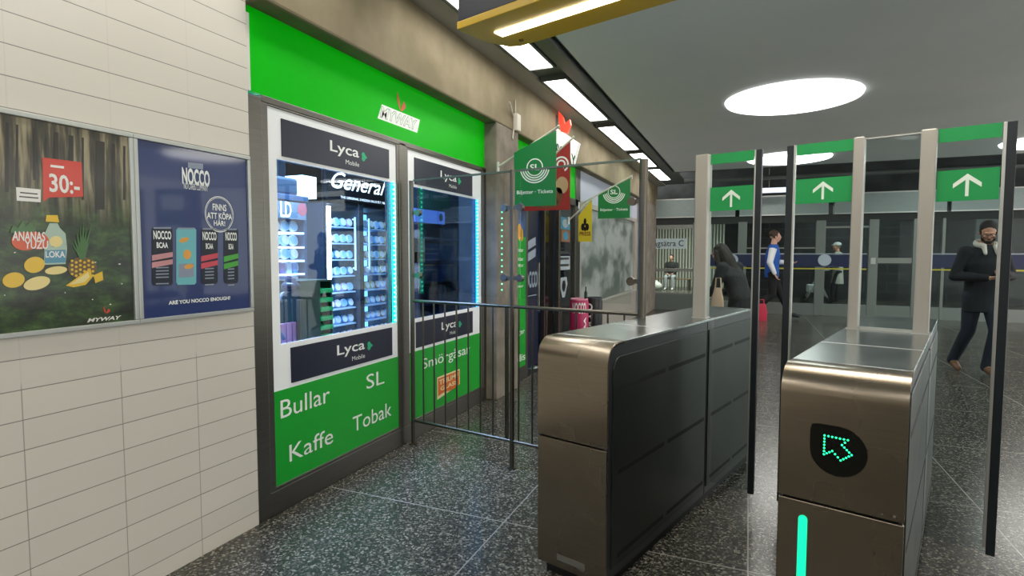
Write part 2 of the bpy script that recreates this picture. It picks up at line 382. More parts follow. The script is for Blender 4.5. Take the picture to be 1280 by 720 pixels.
banner(y353, y487, ban_t0, ban_t1, 'navy mobile phone banner above the bright left shop window', .56)
banner(y519, y591, ban_t0, ban_t1, 'navy mobile phone banner above the dark second shop window', .58)
y365, y491 = W(365, 450)[1], W(491, 430)[1]; y521 = W(521, 415)[1]
banner(y365, y491, ban_b0, ban_b1, 'navy mobile phone banner below the bright left shop window', .57)
banner(y521, y591, ban_b0, ban_b1, 'navy mobile phone banner below the dark second shop window', .58)

t = empty('window_poster', (XW-.03, (yB+yC)/2, zs)); tag(t, 'lit green panel reading Bullar, SL, Kaffe and Tobak', 'shop panel')
build(MB().box(XW-.014, XW-.006, yB, yC, zs, zg), 'panel', green_foil, t)
L = MB(); d = -.0055
wtext(L, 'Bullar', (352, 524), (413, 482), 0, d); wtext(L, 'Kaffe', (363, 578), (417, 534), 0, d)
wtext(L, 'SL', (459, 487), (481, 462), 0, d); wtext(L, 'Tobak', (442, 541), (490, 502), 0, d)
build(L, 'lettering', letter, t)
t = empty('window_poster', (XW-.03, (yD+yE)/2, zs)); tag(t, 'green panel reading Smörgåsar on the second shop window', 'shop panel')
build(MB().box(XW-.014, XW-.006, yD, yE, zs, zg), 'panel', green_foil, t)
L = MB(); wtext(L, 'Smörgåsar', (529, 466), (588, 430), 0, d); build(L, 'lettering', letter, t)
t = empty('ice_cream_sticker', (XW-.025, 4.2, .35)); tag(t, 'orange and cream ice cream sticker on the green panel under Smörgåsar', 'sticker')
orange = mat('orange print', 'd96a1e', .5); cream = mat('cream print', 'e8d9a8', .5)
a, c = W(547, 500), W(575, 461); st = MB(); x = XW-.0045; ya, yb_, za, zb = a[1], c[1], a[2], c[2]
st.prism([(x, ya, za), (x, yb_, za+.05), (x, yb_, zb), (x, ya, zb)], (.002, 0, 0), 0)
build(st, 'sheet', cream, t); st = MB(); x += .0025
hh = zb-za
for i in range(8):
    w0, w1_ = [za+hh*(.14+.10*j/8+.04*math.sin(j*.9)) for j in (i, i+1)]; q0_, q1_ = [ya+.012+(yb_-ya-.024)*j/8 for j in (i, i+1)]
    st.poly([(x, q0_, w0), (x, q1_, w1_), (x, q1_, zb-.012), (x, q0_, zb-.012)], 0)
st.text('TRIUMF', (x+.0005, ya+.03, za+.62*hh), EY, EZ, yb_-ya-.06, .23*hh, 1, bold=.03); st.text('GLASS', (x+.0005, ya+.05, za+.34*hh), EY, EZ, yb_-ya-.10, .19*hh, 1, bold=.03)
build(st, 'print', [orange, cream], t)

# green fascia sign of bay one and its logo
t = empty('shop_sign', (XW-.03, 3.5, 2.22)); tag(t, 'long bright green shop sign with MYWAY logo above the windows', 'sign')
build(MB().box(XW-.06, XW-.02, 2.14, 4.86, 2.222, 2.66), 'panel', green_sign, t)
build(MB().box(XW-.06, XW-.012, 2.115, 2.14, 2.222, 2.6), 'edge_trim', mat('pale edge trim', 'cfd2c6', .4), t)
def flame(L, P, ex, ey, s, m):
    P = V(P)
    for sgn, k, lean in ((-1, 1.0, .0), (1, .62, .0)):
        pts = []
        for i in range(13):
            u = i/12; pts.append(P + ex*(sgn*s*(.02+.30*math.sin(math.pi*u)*(1 if sgn > 0 else .55) + .28*u)) + ey*(s*k*u))
        for i in range(11, 0, -1):
            u = i/12; pts.append(P + ex*(sgn*s*(.02-.05*math.sin(math.pi*u) + .28*u)) + ey*(s*k*u))
        L.poly(pts, m)
redorange = mat('logo red', 'd5543a', .4)
L = MB(); x = XW-.0195
a, c = W(475, 152), W(526, 142)
ya, yb_ = W(475, 145)[1], W(526, 152)[1]; zc = W(500, 147)[2]
L.poly([(x, ya, zc-.055), (x, yb_-.02, zc-.055), (x, yb_+.02, zc+.05), (x, ya+.05, zc+.05)], 0)
L.text('MYWAY', (x+.0006, ya+.03, zc-.038), EY, EZ, yb_-ya-.06, .072, 1, bold=.04, shear=.25, ref=True)  # grey-green outline printed round the white logo letters
L.text('MYWAY', (x+.0012, ya+.03, zc-.038), EY, EZ, yb_-ya-.06, .072, 0, bold=.005, shear=.25, ref=True)
flame(L, (x+.001, (ya+yb_)/2+.02, zc+.055), EY, EZ, .13, 2)
build(L, 'logo', [letter, mat('logo outline grey', '7f9a74', .5), redorange], t)

# LED strips
def led_strip(py, z0, z1, col, lab, x=XW-.008, e=9, tape=True):
    t = empty('led_strip', (x, py, z0)); tag(t, lab, 'light strip')
    if tape: build(MB().box(x-.004, x, py-.022, py+.012, z0, z1), 'tape', mat('led tape '+col, col, .4, emit=1.1), t)
    mb = MB(); k = int((z1-z0)/(.033 if tape else .055))
    for i in range(k): mb.ell((x+.003, py-.004, z0+(i+.5)*(z1-z0)/k), .008, n=8, k=5)
    build(mb, 'diodes', mat('led diode '+col, 'ffffff', .4, emit=e, ecol=col), t)
led_strip(yC-.035, ban_b1+.03, ban_t0-.02, '17e8c0', 'teal LED light strip down the right edge of the left shop window')
led_strip(yE-.085, ban_b1+.03, ban_t0-.02, '1fb8ff', 'blue LED light strip down the right edge of the second shop window')

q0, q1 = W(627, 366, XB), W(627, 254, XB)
led_strip(q0[1], q0[2], q1[2], '1fd080', 'thin green dotted glow on the concrete column, standing in for a glass reflection', XB+.002, 2.5, tape=False)  # added glowing dots stand in for the shop LEDs mirrored in the fence glass

# ------------------------------------------------------------------ inside the first window
XC = -3.45
def CP(px, py, x=XC): return W(px, py, x)
ink = mat('cooler body', '1d2836', .5); shelf_m = mat('shelf edge', 'b9d4ea', .4)
yl, yr = CP(404, 300)[1], CP(500, 300)[1]+.02; zb_, zt_ = .35, CP(404, 240)[2]
t = empty('snus_cooler', (XC-.2, (yl+yr)/2, 0)); tag(t, 'two-door lit cooler of round cans inside the left shop window', 'display cooler')
cb = MB(); cb.box(XC-.5, XC-.42, yl, yr, 0, 2.3); cb.box(XC-.42, XC, yl, yl+.05, 0, 2.3); cb.box(XC-.42, XC, yr-.05, yr, 0, 2.3)
ym = CP(451, 300)[1]; cb.box(XC-.42, XC+.01, ym-.035, ym+.035, 0, 2.3); cb.box(XC-.42, XC, yl, yr, 0, .3)
zrow0 = CP(451, 262)[2]; cb.box(XC-.42, XC, yl, yr, zrow0+.02, 2.3)
build(cb, 'cabinet', ink, t, bevel=.006)
sg = MB(); sg.box(XC, XC+.03, yl+.02, yr-.02, zrow0+.06, 2.28); build(sg, 'sign_board', mat('cooler sign black', '10151c', .3), t)
L = MB(); a, c = CP(411, 246), CP(483, 222)
L.text('General', (XC+.031, a[1], CP(445, 240)[2]), EY, EZ, c[1]-a[1]-.05, .15, 0, shear=.45, bold=.006)
L.text('THE ORIGINAL SWEDISH SNUS EST 1861', (XC+.031, a[1]+.12, CP(445, 247)[2]-.03), EY, EZ, c[1]-a[1]-.18, .022, 0)
build(L, 'sign_lettering', mat('glowing white letters', 'ffffff', .4, emit=1.5, ecol='d8ecff'), t)
zz = [zrow0-.02-.152*i for i in range(9)]
for z in zz[1:]: build(MB().box(XC-.40, XC-.03, yl+.05, ym-.05, z-.012, z).box(XC-.40, XC-.03, ym+.05, yr-.05, z-.012, z), 'shelf', shelf_m, t)
lt = MB(); lt.cyl((XC-.02, yl+.09, .8), (XC-.02, yl+.09, zrow0), .022, n=10); build(lt, 'light_tube', mat('cool tube', 'ffffff', .4, emit=14, ecol='cfe6ff'), t)
bk = MB(); bk.box(XC-.418, XC-.41, yl+.05, ym-.05, .5, zrow0).box(XC-.418, XC-.41, ym+.05, yr-.05, .5, zrow0); build(bk, 'lit_back', mat('cooler back', '7fb4e4', .5, emit=2.6, ecol='5fa6e8'), t)
for yy in (ym-.12, ym+.09): build(MB().cyl((XC+.03, yy, 1.25), (XC+.03, yy, 1.75), .010, n=8).cyl((XC, yy, 1.27), (XC+.03, yy, 1.27), .008, n=8).cyl((XC, yy, 1.73), (XC+.03, yy, 1.73), .008, n=8), 'door_handle', shelf_m, t)
canb = [mat('can white', 'dbe6ee', .35), mat('can ice blue', '8dc0ea', .35), mat('can steel blue', '4d86b8', .35), mat('can pink', 'c9a9c4', .35), mat('can olive', 'a8b46a', .35), mat('can orange', 'c98f5e', .35)]
protos = []
for k in range(6):
    t0 = MB(); t0.cyl((0, 0, .04), (.024, 0, .046), .038, n=20, m=0); t0.cyl((.024, 0, .046), (.028, 0, .047), .033, n=20, m=1)
    protos.append((t0, k))
def place_can(x, y, z, k, lab, grp):
    if not hasattr(place_can, 'c'): place_can.c = {}
    if k not in place_can.c:
        mb = MB(Matrix.Translation((x, y, z))); mb.cyl((0, 0, .041), (.024, 0, .046), .038, n=20); mb.cyl((.024, 0, .046), (.028, 0, .047), .033, n=20, m=1)
        o = build(mb, 'snus_can', [canb[k], canb[0] if k else canb[1]]); place_can.c[k] = (o, o.location - V((x, y, z)))
    else:
        src, off = place_can.c[k]; o = src.copy(); COL.objects.link(o); o.location = V((x, y, z))+off
    tag(o, lab, 'can', grp)
for i, z in enumerate(zz[1:]):
    for side, (y0, y1, nm) in enumerate(((yl+.15, ym-.06, 'left'), (ym+.07, yr-.06, 'right'))):
        kk = int((y1-y0)/.084)+1
        for j in range(kk):
            k = random.choice([0, 0, 1, 1, 2, 3] if side == 0 else [0, 1, 1, 2, 4, 5])
            place_can(XC-.09, y0+.02+(y1-y0-.04)*j/max(1, kk-1), z, k, 'round can standing on a shelf behind the %s door of the lit cooler' % nm, 'round cans behind the %s cooler door' % nm)
# cigarette cabinet at the left
XD = -2.95
def DP(px, py): return W(px, py, XD)
y0, y1 = DP(341, 300)[1]-.25, DP(384, 300)[1]; zt = DP(380, 246)[2]
t = empty('tobacco_cabinet', (XD-.2, (y0+y1)/2, 0)); tag(t, 'open shelf cabinet with white LD sign at the left of the bright window', 'cabinet')
cb = MB(); cb.box(XD-.45, XD-.40, y0, y1, 0, zt); cb.box(XD-.4, XD, y1-.03, y1, 0, zt); cb.box(XD-.4, XD, y0, y0+.03, 0, zt); cb.box(XD-.4, XD+.02, y0, y1, zt-.04, zt); cb.box(XD-.4, XD, y0, y1, 0, .4)
build(cb, 'cabinet', mat('cabinet blue grey', '2b3d58', .45), t, bevel=.004)
lb = MB(); lb.box(XD, XD+.02, y0+.03, y1-.03, DP(365, 274)[2], zt-.05); build(lb, 'sign_board', mat('cabinet sign grey', '5d6a7a', .4), t)
L = MB(); a, c = DP(348, 271), DP(361, 251); L.text('LD', (XD+.021, a[1], a[2]), EY, EZ, c[1]-a[1], c[2]-a[2]-.01, 0, bold=.01)
q = DP(375, 262); L.disc((XD+.021, q[1], q[2]), EY, EZ, .045, m=1); build(L, 'sign_lettering', [mat('glowing white letters'), mat('soft red', '9a4a55', .5)], t)
zrows = [DP(365, yy)[2] for yy in (290, 308, 325, 342, 359, 376, 393)]
for z in zrows: build(MB().box(XD-.4, XD, y0+.03, y1-.03, z-.014, z), 'shelf', mat('bright shelf lip', 'dceaf6', .4, emit=.7, ecol='cfe4fa'), t)
build(MB().box(XD-.399, XD-.395, y0+.03, y1-.03, .4, zt-.1), 'lit_back', mat('mauve back', '8f9fd0', .5, emit=1.3, ecol='8aa8f0'), t)
for i, z in enumerate(zrows[:5]):
    n_ = (5, 4, 4, 2, 4)[i]; yy1 = y1-.07
    for j in range(n_): place_can(XD-.08, yy1-j*.082, z, (0, 0, 1)[(i+j) % 3], 'round pale can on the shelves under the white LD sign', 'round cans in the cabinet under the LD sign')
for i, z in enumerate(zrows[3:]):
    for j in range(5):
        bm_ = MB().box(XD-.1, XD-.02, y1-.12-j*.06, y1-.075-j*.06, z, z+.075)
        tag(build(bm_, 'cigarette_pack', [mat('pack %d' % ((i+j) % 3), ('5c87c8', 'c7d2e6', '7c6c9c')[(i+j) % 3], .5)], bevel=.002), 'small cigarette pack low on the LD cabinet shelves', 'pack', 'cigarette packs in the LD cabinet')
# objects standing in the window: green crate display, fan, blue bag
XG = -2.62
def GP(px, py): return W(px, py, XG)
a, c = GP(376, 424), GP(415, 349); zbot = .0
t = empty('green_display_stand', (XG-.12, (a[1]+c[1])/2, 0)); tag(t, 'green translucent display stand with shelves in the lower middle of the bright window', 'display stand')
gp_ = mat('green plastic', '0f8a4c', .3, emit=.06, ecol='12b060'); gd_ = mat('dark green plastic', '0c2a22', .4)
bx = MB(); bx.box(XG-.28, XG, a[1], a[1]+.012, 0, c[2]); bx.box(XG-.28, XG, c[1]-.012, c[1], 0, c[2]); bx.box(XG-.28, XG-.268, a[1], c[1], 0, c[2]); bx.box(XG-.28, XG, a[1], c[1], c[2]-.012, c[2]); bx.box(XG-.01, XG, a[1]+.01, a[1]+(c[1]-a[1])*.62, .3, c[2]-.01)
build(bx, 'body', gd_, t)
for i in range(9):
    z = c[2]-.06-i*.062; build(MB().box(XG-.26, XG+.008, a[1]+(c[1]-a[1])*.6, c[1], z-.03, z), 'tray', gp_, t, bevel=.004)
q = GP(366, 352)
t = empty('desk_lamp', (XG, q[1], 0)); tag(t, 'dark table lamp with a bent arm at the lower left of the bright window', 'lamp')
dkb = mat('dark blue plastic', '1c2740', .4)
b_ = GP(360, 425); build(MB().cyl((XG-.03, b_[1], .70), (XG-.03, b_[1], .73), .07, n=24), 'base', dkb, t)
pts = [(XG-.03, GP(*pp)[1], GP(*pp)[2]) for pp in ((360, 424), (350, 408), (349, 385), (357, 368), (372, 360))]; build(MB().tube(pts, .012), 'arm', mat('blue grey plastic', '5b6b86', .4), t)
build(MB().ell((XG-.03, q[1]+.01, q[2]-.03), (.05, .06, .035)).cyl((XG-.03, q[1]+.01, q[2]-.03), (XG-.03, q[1]+.01, q[2]+.02), .05, .03), 'head', dkb, t)
t = empty('counter', (XG-.2, 2.95, 0)); tag(t, 'low window counter inside the left shop window', 'counter')
build(MB().box(XG-.33, XG+.1, yB, GP(376, 400)[1]-.01, .66, .70), 'worktop', mat('counter top', '2c7fb8', .3), t, bevel=.004)
build(MB().box(XG-.30, XG+.07, yB+.02, GP(376, 400)[1]-.03, 0, .66), 'body', mat('counter body', '24344a', .5), t)
bb = MB(); q0, q1 = GP(350, 424), GP(385, 398); bb.loft([[(XG+.03+sx_*.05*k_, (q0[1]+q1[1])/2-.05+sy_*.09*k_, .70+zz_) for sx_, sy_ in ((-1, -1), (1, -1), (1, 1), (-1, 1))] for zz_, k_ in ((0, 1), (.06, 1.05), (.10, .6))])
tag(build(bb, 'blue_bag', mat('bright blue bag', '1683d8', .4), bevel=.01), 'bright blue bag on the counter in the left shop window', 'bag')
q = GP(373, 402); mg = MB()
for i in range(5): mg.box(XG-.06+.0, XG-.055+.02, q[1]-.16+i*.05, q[1]-.12+i*.05, .80, .97)
mg.box(XG-.09, XG-.02, q[1]-.17, q[1]+.1, .70, .81)
tag(build(mg, 'leaflet_rack', mat('pinkish leaflets', 'a97fa4', .5), bevel=.003), 'small rack of pinkish leaflets beside the dark lamp', 'rack')
# hanging projector-like box top left
q0, q1 = CP(344, 236), CP(385, 222)
t = empty('air_unit', (XC+.1, (q0[1]+q1[1])/2, q0[2]-.1)); tag(t, 'dark rectangular unit on top of the LD cabinet', 'unit')
build(MB().box(XD-.35, XD-.05, DP(343, 240)[1], DP(380, 240)[1], zt+.005, zt+.13), 'casing', mat('unit slate', '26303f', .4), t, bevel=.02)
build(MB().box(XD-.2, XD-.195+.16, DP(383, 230)[1], DP(400, 230)[1], zt+.0, zt+.16), 'screen', mat('bright screen', 'cfe4f6', .4, emit=1.2), t)
# shelf wall behind the dark second window
t = empty('dark_shelving', (-2.95, 4.7, 0)); tag(t, 'dim dark-blue shelving behind the second shop window', 'shelves')
build(MB().box(-3.1, -3.05, 4.35, 5.35, 0, 2.3).box(-3.05, -2.75, 5.32, 5.35, 0, 2.3).box(-3.05, -2.75, 4.35, 4.38, 0, 2.3), 'case', innerd, t)
for i in range(8): build(MB().box(-3.05, -2.78, 4.38, 5.32, .5+i*.21, .515+i*.21), 'shelf', mat('dim shelf', '20415e', .5), t)
for i in range(5):
    for j in range(4):
        z = .515+i*.21; y = 4.72+j*.13
        tag(build(MB().box(-2.98, -2.82, y, y+.11, z, z+.15), 'goods_box', mat('dim box %d' % ((i*j) % 2), ('1d5670', '254a7a')[(i*j) % 2], .5), bevel=.004), 'dim blue box on the shelving behind the second shop window', 'box', 'boxes on the dim shelving')
t = empty('shelf_sign', (-2.7, 4.3, 1.9)); tag(t, 'pale blue sign with a dark round logo hanging behind the second window', 'sign')
a, c = W(519, 277, -2.5), W(556, 258, -2.5)
build(MB().box(-2.51, -2.5, a[1], c[1], a[2]+.0, a[2]+.11), 'board', mat('blue sign board', '7fa6f0', .4, emit=.9, ecol='6f9af0'), t)
build(MB().disc((-2.498, c[1]-.07, a[2]+.058), EY, EZ, .035), 'logo', innerd, t)
build(MB().cyl((-2.505, (a[1]+c[1])/2, a[2]+.11), (-2.505, (a[1]+c[1])/2, 2.66), .004), 'wire', blackm, t)
def area(name, loc, size, power, col, rot=(0, 0, 0), sy=None):
    L_ = bpy.data.lights.new(name, 'AREA'); L_.size = size; L_.energy = power; L_.color = lin(col)
    if sy: L_.shape = 'RECTANGLE'; L_.size_y = sy
    o = bpy.data.objects.new(name, L_); COL.objects.link(o); o.location = loc; o.rotation_euler = rot
    return o
area('shop_lamp', (-2.75, 3.0, 2.6), .8, 170, 'a9ccff')
area('shop_lamp', (-3.0, 6.8, 2.6), .6, 10, 'd0dcff')

# ------------------------------------------------------------------ posters on the tile wall
fm = mat('silver poster frame', 'b5b8b4', .35, .5)
def poster_frame(t, y0, y1, z0, z1, w=.018):
    f = MB()
    for a in ((y0, y1, z0, z0+w), (y0, y1, z1-w, z1), (y0, y0+w, z0+w, z1-w), (y1-w, y1, z0+w, z1-w)): f.box(XW, XW+.018, *a)
    build(f, 'frame', fm, t, bevel=.003)
def gloss(m, r=.12):
    nodes(m)[2].inputs['Coat Weight'].default_value = .6; nodes(m)[2].inputs['Coat Roughness'].default_value = r; return m
P0, P1, Z0, Z1 = .50, 1.522, 1.115, 1.885
t = empty('framed_poster', (XW, (P0+P1)/2, Z0)); tag(t, 'framed forest poster with lemon water bottle, pineapple and red 30:- price', 'poster')
poster_frame(t, P0, P1, Z0, Z1)
m = gloss(mat('forest print', '2c3a1e', .5)); n, l, b = nodes(m)
gm = n.new('ShaderNodeNewGeometry'); sx = n.new('ShaderNodeSeparateXYZ'); l.new(gm.outputs['Position'], sx.inputs[0])
stk = ramp(m, noise(m, geo(m, (0, 14, 1.2)), 1.6, 4, .6), [(.36, '1c1b14'), (.47, '4b4634'), (.55, '8a8063'), (.68, 'b4a98a')])
grs = ramp(m, noise(m, geo(m, (0, 6, 11)), 1.5, 6, .65), [(.35, '10180c'), (.5, '25381a'), (.62, '3f5a28'), (.8, '6d8a52')])
mr = n.new('ShaderNodeMapRange'); mr.inputs['From Min'].default_value = 1.50; mr.inputs['From Max'].default_value = 1.66; l.new(sx.outputs[2], mr.inputs[0])
mx = n.new('ShaderNodeMix'); mx.data_type = 'RGBA'; l.new(mr.outputs[0], mx.inputs[0]); l.new(grs, mx.inputs[6]); l.new(stk, mx.inputs[7]); l.new(mx.outputs[2], b.inputs['Base Color'])
build(MB().box(XW, XW+.008, P0+.018, P1-.018, Z0+.018, Z1-.018), 'print', m, t)
A = MB(); LX = [XW+.0085]
def lay(k): return XW+.0085+.0004*k
pal = ['forest dark', 'price red', 'off white', 'lemon', 'bottle', 'pine brown', 'leaf green', 'brand orange', 'label blue', 'pale lemon', 'grass green', 'trunk']
cols = ['141a10', 'd23c2a', 'e9e6df', 'e2b921', 'a9bfae', '6b4f22', '3f6b34', 'd4532a', '4d8fa8', 'e8d48a', '2d4a1c', '25221a']
mats_p = [gloss(mat('poster '+a, c, .5)) for a, c in zip(pal, cols)]
def wp(pts, k, m): A.poly([V((lay(k), *yz(*p))) for p in pts], m)
def we(c, rx, ry, k, m, a=0, n=28):
    wp([(c[0]+rx*math.cos(q)*math.cos(a)-ry*math.sin(q)*math.sin(a), c[1]+rx*math.cos(q)*math.sin(a)+ry*math.sin(q)*math.cos(a)) for q in [2*math.pi*i/n for i in range(n)]], k, m)
for x0, w_, y1_ in ((18, 3, 235), (66, 5, 245), (84, 6, 240), (100, 3, 250), (118, 11, 262), (138, 4, 240), (152, 3, 250), (40, 3, 225), (5, 4, 240)): wp([(x0, y1_), (x0+w_, y1_), (x0+w_, 152+.2*(x0+w_)), (x0, 152+.2*x0)], 1, 11)
wp([(51, 197), (100, 203), (102, 246), (60, 247), (52, 252)], 2, 1)
wtext(A, '30:-', (60, 240), (97, 221), 2, lay(3)-XW, bold=.02); A.m[-1]
wp([(61, 206), (78, 208), (78, 211), (61, 209)], 3, 2)
wp([(18, 234), (49, 237), (49, 253), (19, 251)], 2, 2); wp([(23, 240), (45, 242), (45, 243.5), (23, 241.5)], 3, 0); wp([(22, 245), (46, 247), (46, 248.5), (22, 246.5)], 3, 0)
# bottle
wp([(53, 331), (54, 292), (58, 283), (60, 279), (70, 279), (73, 285), (80, 292), (82, 310), (80, 330)], 2, 4)
wp([(55, 277), (56, 269), (70, 269), (72, 278)], 3, 3); wp([(54, 313), (80, 312), (80, 328), (54, 329)], 3, 8); wtext(A, 'LOKA', (55, 322), (79, 314), 2, lay(4)-XW, bold=.02)
we((68, 302), 8, 7, 3, 9)
# brand blob
we((31, 300), 19, 13, 4, 7, -.1); we((47, 302), 12, 10, 5, 7, -.1)
wp([(11, 288), (14, 282), (20, 285), (26, 276), (30, 283), (36, 277), (38, 285), (43, 282), (42, 290), (11, 291)], 5, 6)
wtext(A, 'ANANAS', (13, 301), (54, 290), 2, lay(6)-XW, bold=.02, shear=.1); wtext(A, 'YUZU', (29, 311), (58, 301), 2, lay(6)-XW, bold=.02, shear=.1)
# fruit
we((41, 331), 13, 10, 3, 3, -.2); we((15, 350), 14, 9.5, 3, 3, -.15); we((44, 354), 17, 8, 4, 9, -.25); we((68, 338), 14, 5, 4, 9, -.1)
we((101, 335), 18, 14, 3, 5)
for i in range(6):
    for j in range(4): we((88+i*5.2, 326+j*5.5+(i % 2)*2), 1.8, 1.6, 4, 3, n=8)
for dx, dy in ((-9, -36), (-5, -46), (0, -54), (4, -62), (8, -50), (14, -56), (10, -38), (-12, -28), (12, -30)): wp([(98, 324), (98+dx, 324+dy*.78), (104, 324)], 5+dx*.02, 6)
wp([(80, 357), (111, 335), (113, 347), (105, 356), (90, 359)], 5, 3); wp([(84, 356), (108, 340), (110, 346), (103, 353)], 6, 9); wp([(115, 344), (126, 339), (127, 350), (117, 354)], 4, 3)
for i in range(26):
    x_, y_ = random.uniform(2, 158), random.uniform(290, 385); we((x_, y_), random.uniform(.6, 1.6), .7, 2, 2 if i % 3 else 6, n=8)
wtext(A, 'MYWAY', (107, 403), (150, 394), 2, lay(3)-XW, bold=.03, shear=.3)
flame(A, (lay(3), *yz(131, 392)), EY, EZ, .03, 1)
build(A, 'artwork', mats_p, t)

P0, P1, Z0, Z1 = 1.522, 2.10, 1.115, 1.885
t = empty('framed_poster', (XW, (P0+P1)/2, Z0)); tag(t, 'framed dark-blue NOCCO drinks poster with four cans, right of the forest poster', 'poster')
poster_frame(t, P0, P1, Z0, Z1)
build(MB().box(XW, XW+.008, P0+.018, P1-.018, Z0+.018, Z1-.018), 'print', gloss(mat('navy print', '142c66', .4), .06), t)
A = MB(); cols2 = [letter, mat('can black', '1b2230', .5), mat('aqua can', '6fb8bf', .5), mat('can red', 'c94a58', .5), mat('can green', '4aa43f', .5), mat('can rose', 'c98f93', .5), mat('can orange blot', 'e0a24a', .5), mat('navy print2', '142c66', .4), mat('grey print', '8a93a6', .5)]
wtext(A, 'NOCCO', (226, 230), (260, 214), 0, lay(3)-XW, bold=.035)
wp([(233, 203), (252, 205), (252, 212), (233, 210)], 3, 8); wtext(A, 'NO CARBS COMPANY', (227, 233), (258, 228), 0, lay(3)-XW-.0001) if 0 else None
wtext(A, 'NO CARBS COMPANY', (228, 236), (258, 232), 0, lay(3)-XW)
q = V((lay(3), *yz(272.5, 268)));
for r1_, r0_ in ((.108, .1035), (.099, .0965)): A.disc(q, EY, EZ, r1_*.72, r1_*.78, m=0, r_in=r0_*.72)
for s_, yy in (('FINNS', 260), ('ATT KÖPA', 270), ('HÄR!', 279)):
    w_ = {'FINNS': 17, 'ATT KÖPA': 31, 'HÄR!': 14}[s_]; wtext(A, s_, (272.5-w_/2, yy+3), (272.5+w_/2, yy-4), 0, lay(3)-XW, bold=.02)
for cx_, wd, km in ((201, 26, 5), (231, 25, None), (260, 21, 3), (287, 18, 4)):
    L_, R_ = cx_-wd/2, cx_+wd/2; sl = .02*(cx_-200)
    T_, B_ = 284+(cx_-200)*.02, 357-(cx_-200)*.03
    wp([(L_, B_-3), (L_+2, B_), (R_-2, B_-.4), (R_, B_-3), (R_, T_+3), (R_-2, T_), (L_+2, T_), (L_, T_+3)], 2, 2 if km is None else 1)
    wp([(L_+2, T_), (R_-2, T_), (R_-2, T_+2), (L_+2, T_+2)], 3, 8)
    if km is None:
        we((cx_+1, 318), 5, 6, 4, 6); we((cx_-3, 300), 6, 3, 4, 6, -.3); wp([(L_+3, 330), (R_-3, 329), (R_-3, 346), (L_+3, 347)], 4, 8); we((cx_+3, 333), 6, 3, 5, 6, -.2); wp([(L_+6, 293), (R_-6, 291), (R_-5, 352), (L_+7, 353)], 3, 2)
    else:
        wtext(A, 'NOCCO', (L_+2, T_+15), (R_-2, T_+5), 0, lay(3)-XW, bold=.03); wtext(A, 'BCAA', (L_+6, T_+26), (R_-6, T_+19), 0, lay(3)-XW, bold=.03)
        for o_ in (0, 9): wp([(L_, T_+35+o_), (R_, T_+31+o_), (R_, T_+37+o_), (L_, T_+42+o_)], 3, km)
        for o_ in (50, 54, 58, 62, 70): wp([(L_+5, T_+o_), (R_-5, T_+o_-.5), (R_-5, T_+o_+1), (L_+5, T_+o_+1.5)], 3, 8)
wtext(A, 'ARE YOU NOCCO ENOUGH?', (209, 381), (286, 370), 0, lay(3)-XW, bold=.03)
build(A, 'artwork', cols2, t)

# ------------------------------------------------------------------ small radio box on the beam
t = empty('antenna_box', (XB, 5.45, 2.7)); tag(t, 'small white box with thin cable on the concrete beam', 'box')
a, c = W(641, 162, XB), W(650, 140, XB)
build(MB().box(XB, XB+.05, a[1], a[1]+.1, a[2]-.01, a[2]+.16), 'case', mat('cream plastic', 'c9c3b5', .5), t, bevel=.01)
build(MB().tube([(XB+.01, a[1]+.05, a[2]+.16), (XB+.01, a[1]+.04, a[2]+.3)], .006).tube([(XB+.01, a[1]-.02, a[2]+.13), (XB+.06, a[1]-.22, a[2]+.21)], .008).tube([(XB+.01, a[1]-.0, a[2]), (XB+.01, a[1]-.03, a[2]-.1)], .008), 'cable', mat('cream plastic'), t)

# ------------------------------------------------------------------ second bay: entrance
zsg = 2.2
t = empty('shop_sign', (XW-.03, 6.7, 2.2)); tag(t, 'green shop sign over the dark shop entrance beyond the column', 'sign')
build(MB().box(XW-.06, XW-.01, 5.40, 7.95, 2.2, 2.66), 'panel', green_sign, t)
f2 = MB(); fb = lambda *a: f2.box(XW-.07, XW, *a)
fb(5.40, 8.05, 2.1, 2.2); fb(5.91, 5.97, 0, 2.1); fb(5.40, 5.91, 0, .15); fb(7.10, 7.17, 0, 2.1); fb(7.85, 8.1, 0, 2.64); fb(7.17, 7.85, 0, .12)
d1 = struct(f2, 'door_1', frame_m, bevel=.004)
build(MB().box(XW-.045, XW-.037, 7.17, 7.85, .12, 2.1), 'pane', glassy('sticker door glass', (.35, .4, .42), .1, .06, '6a7378'), d1)
t = empty('window_poster', (XW-.03, 5.65, .15)); tag(t, 'narrow green panel with white words beside the shop entrance', 'shop panel')
build(MB().box(XW-.014, XW-.006, 5.40, 5.91, .15, W(650, 296)[2]), 'panel', green_foil, t)
build(MB().box(XW-.014, XW-.006, 5.40, 5.91, W(650, 296)[2], 2.1), 'picture', noisy('blue picture print', '1b2a4c', '4a78c0', 3, .4), t)
L = MB(); d = -.0055
wtext(L, 'Tidningar', (629, 428), (656.5, 410), 0, d); wtext(L, 'Godis', (634, 460), (657, 440), 0, d)
for yy in (315, 326, 334, 360, 386): wtext(L, 'Lotter', (646, yy), (655, yy-5), 0, d)
we2 = [W(651, 305)]; build(L, 'lettering', letter, t)
G_ = MB(); q = W(650, 290); G_.disc(q+EX*-.0055, EY, EZ, .06, .09); G_.disc(q+EX*-.0055+V((0, .07, -.03)), EY, EZ, .04, .07); build(G_, 'picture_figure', mat('amber', 'e0a32a', .5), t)
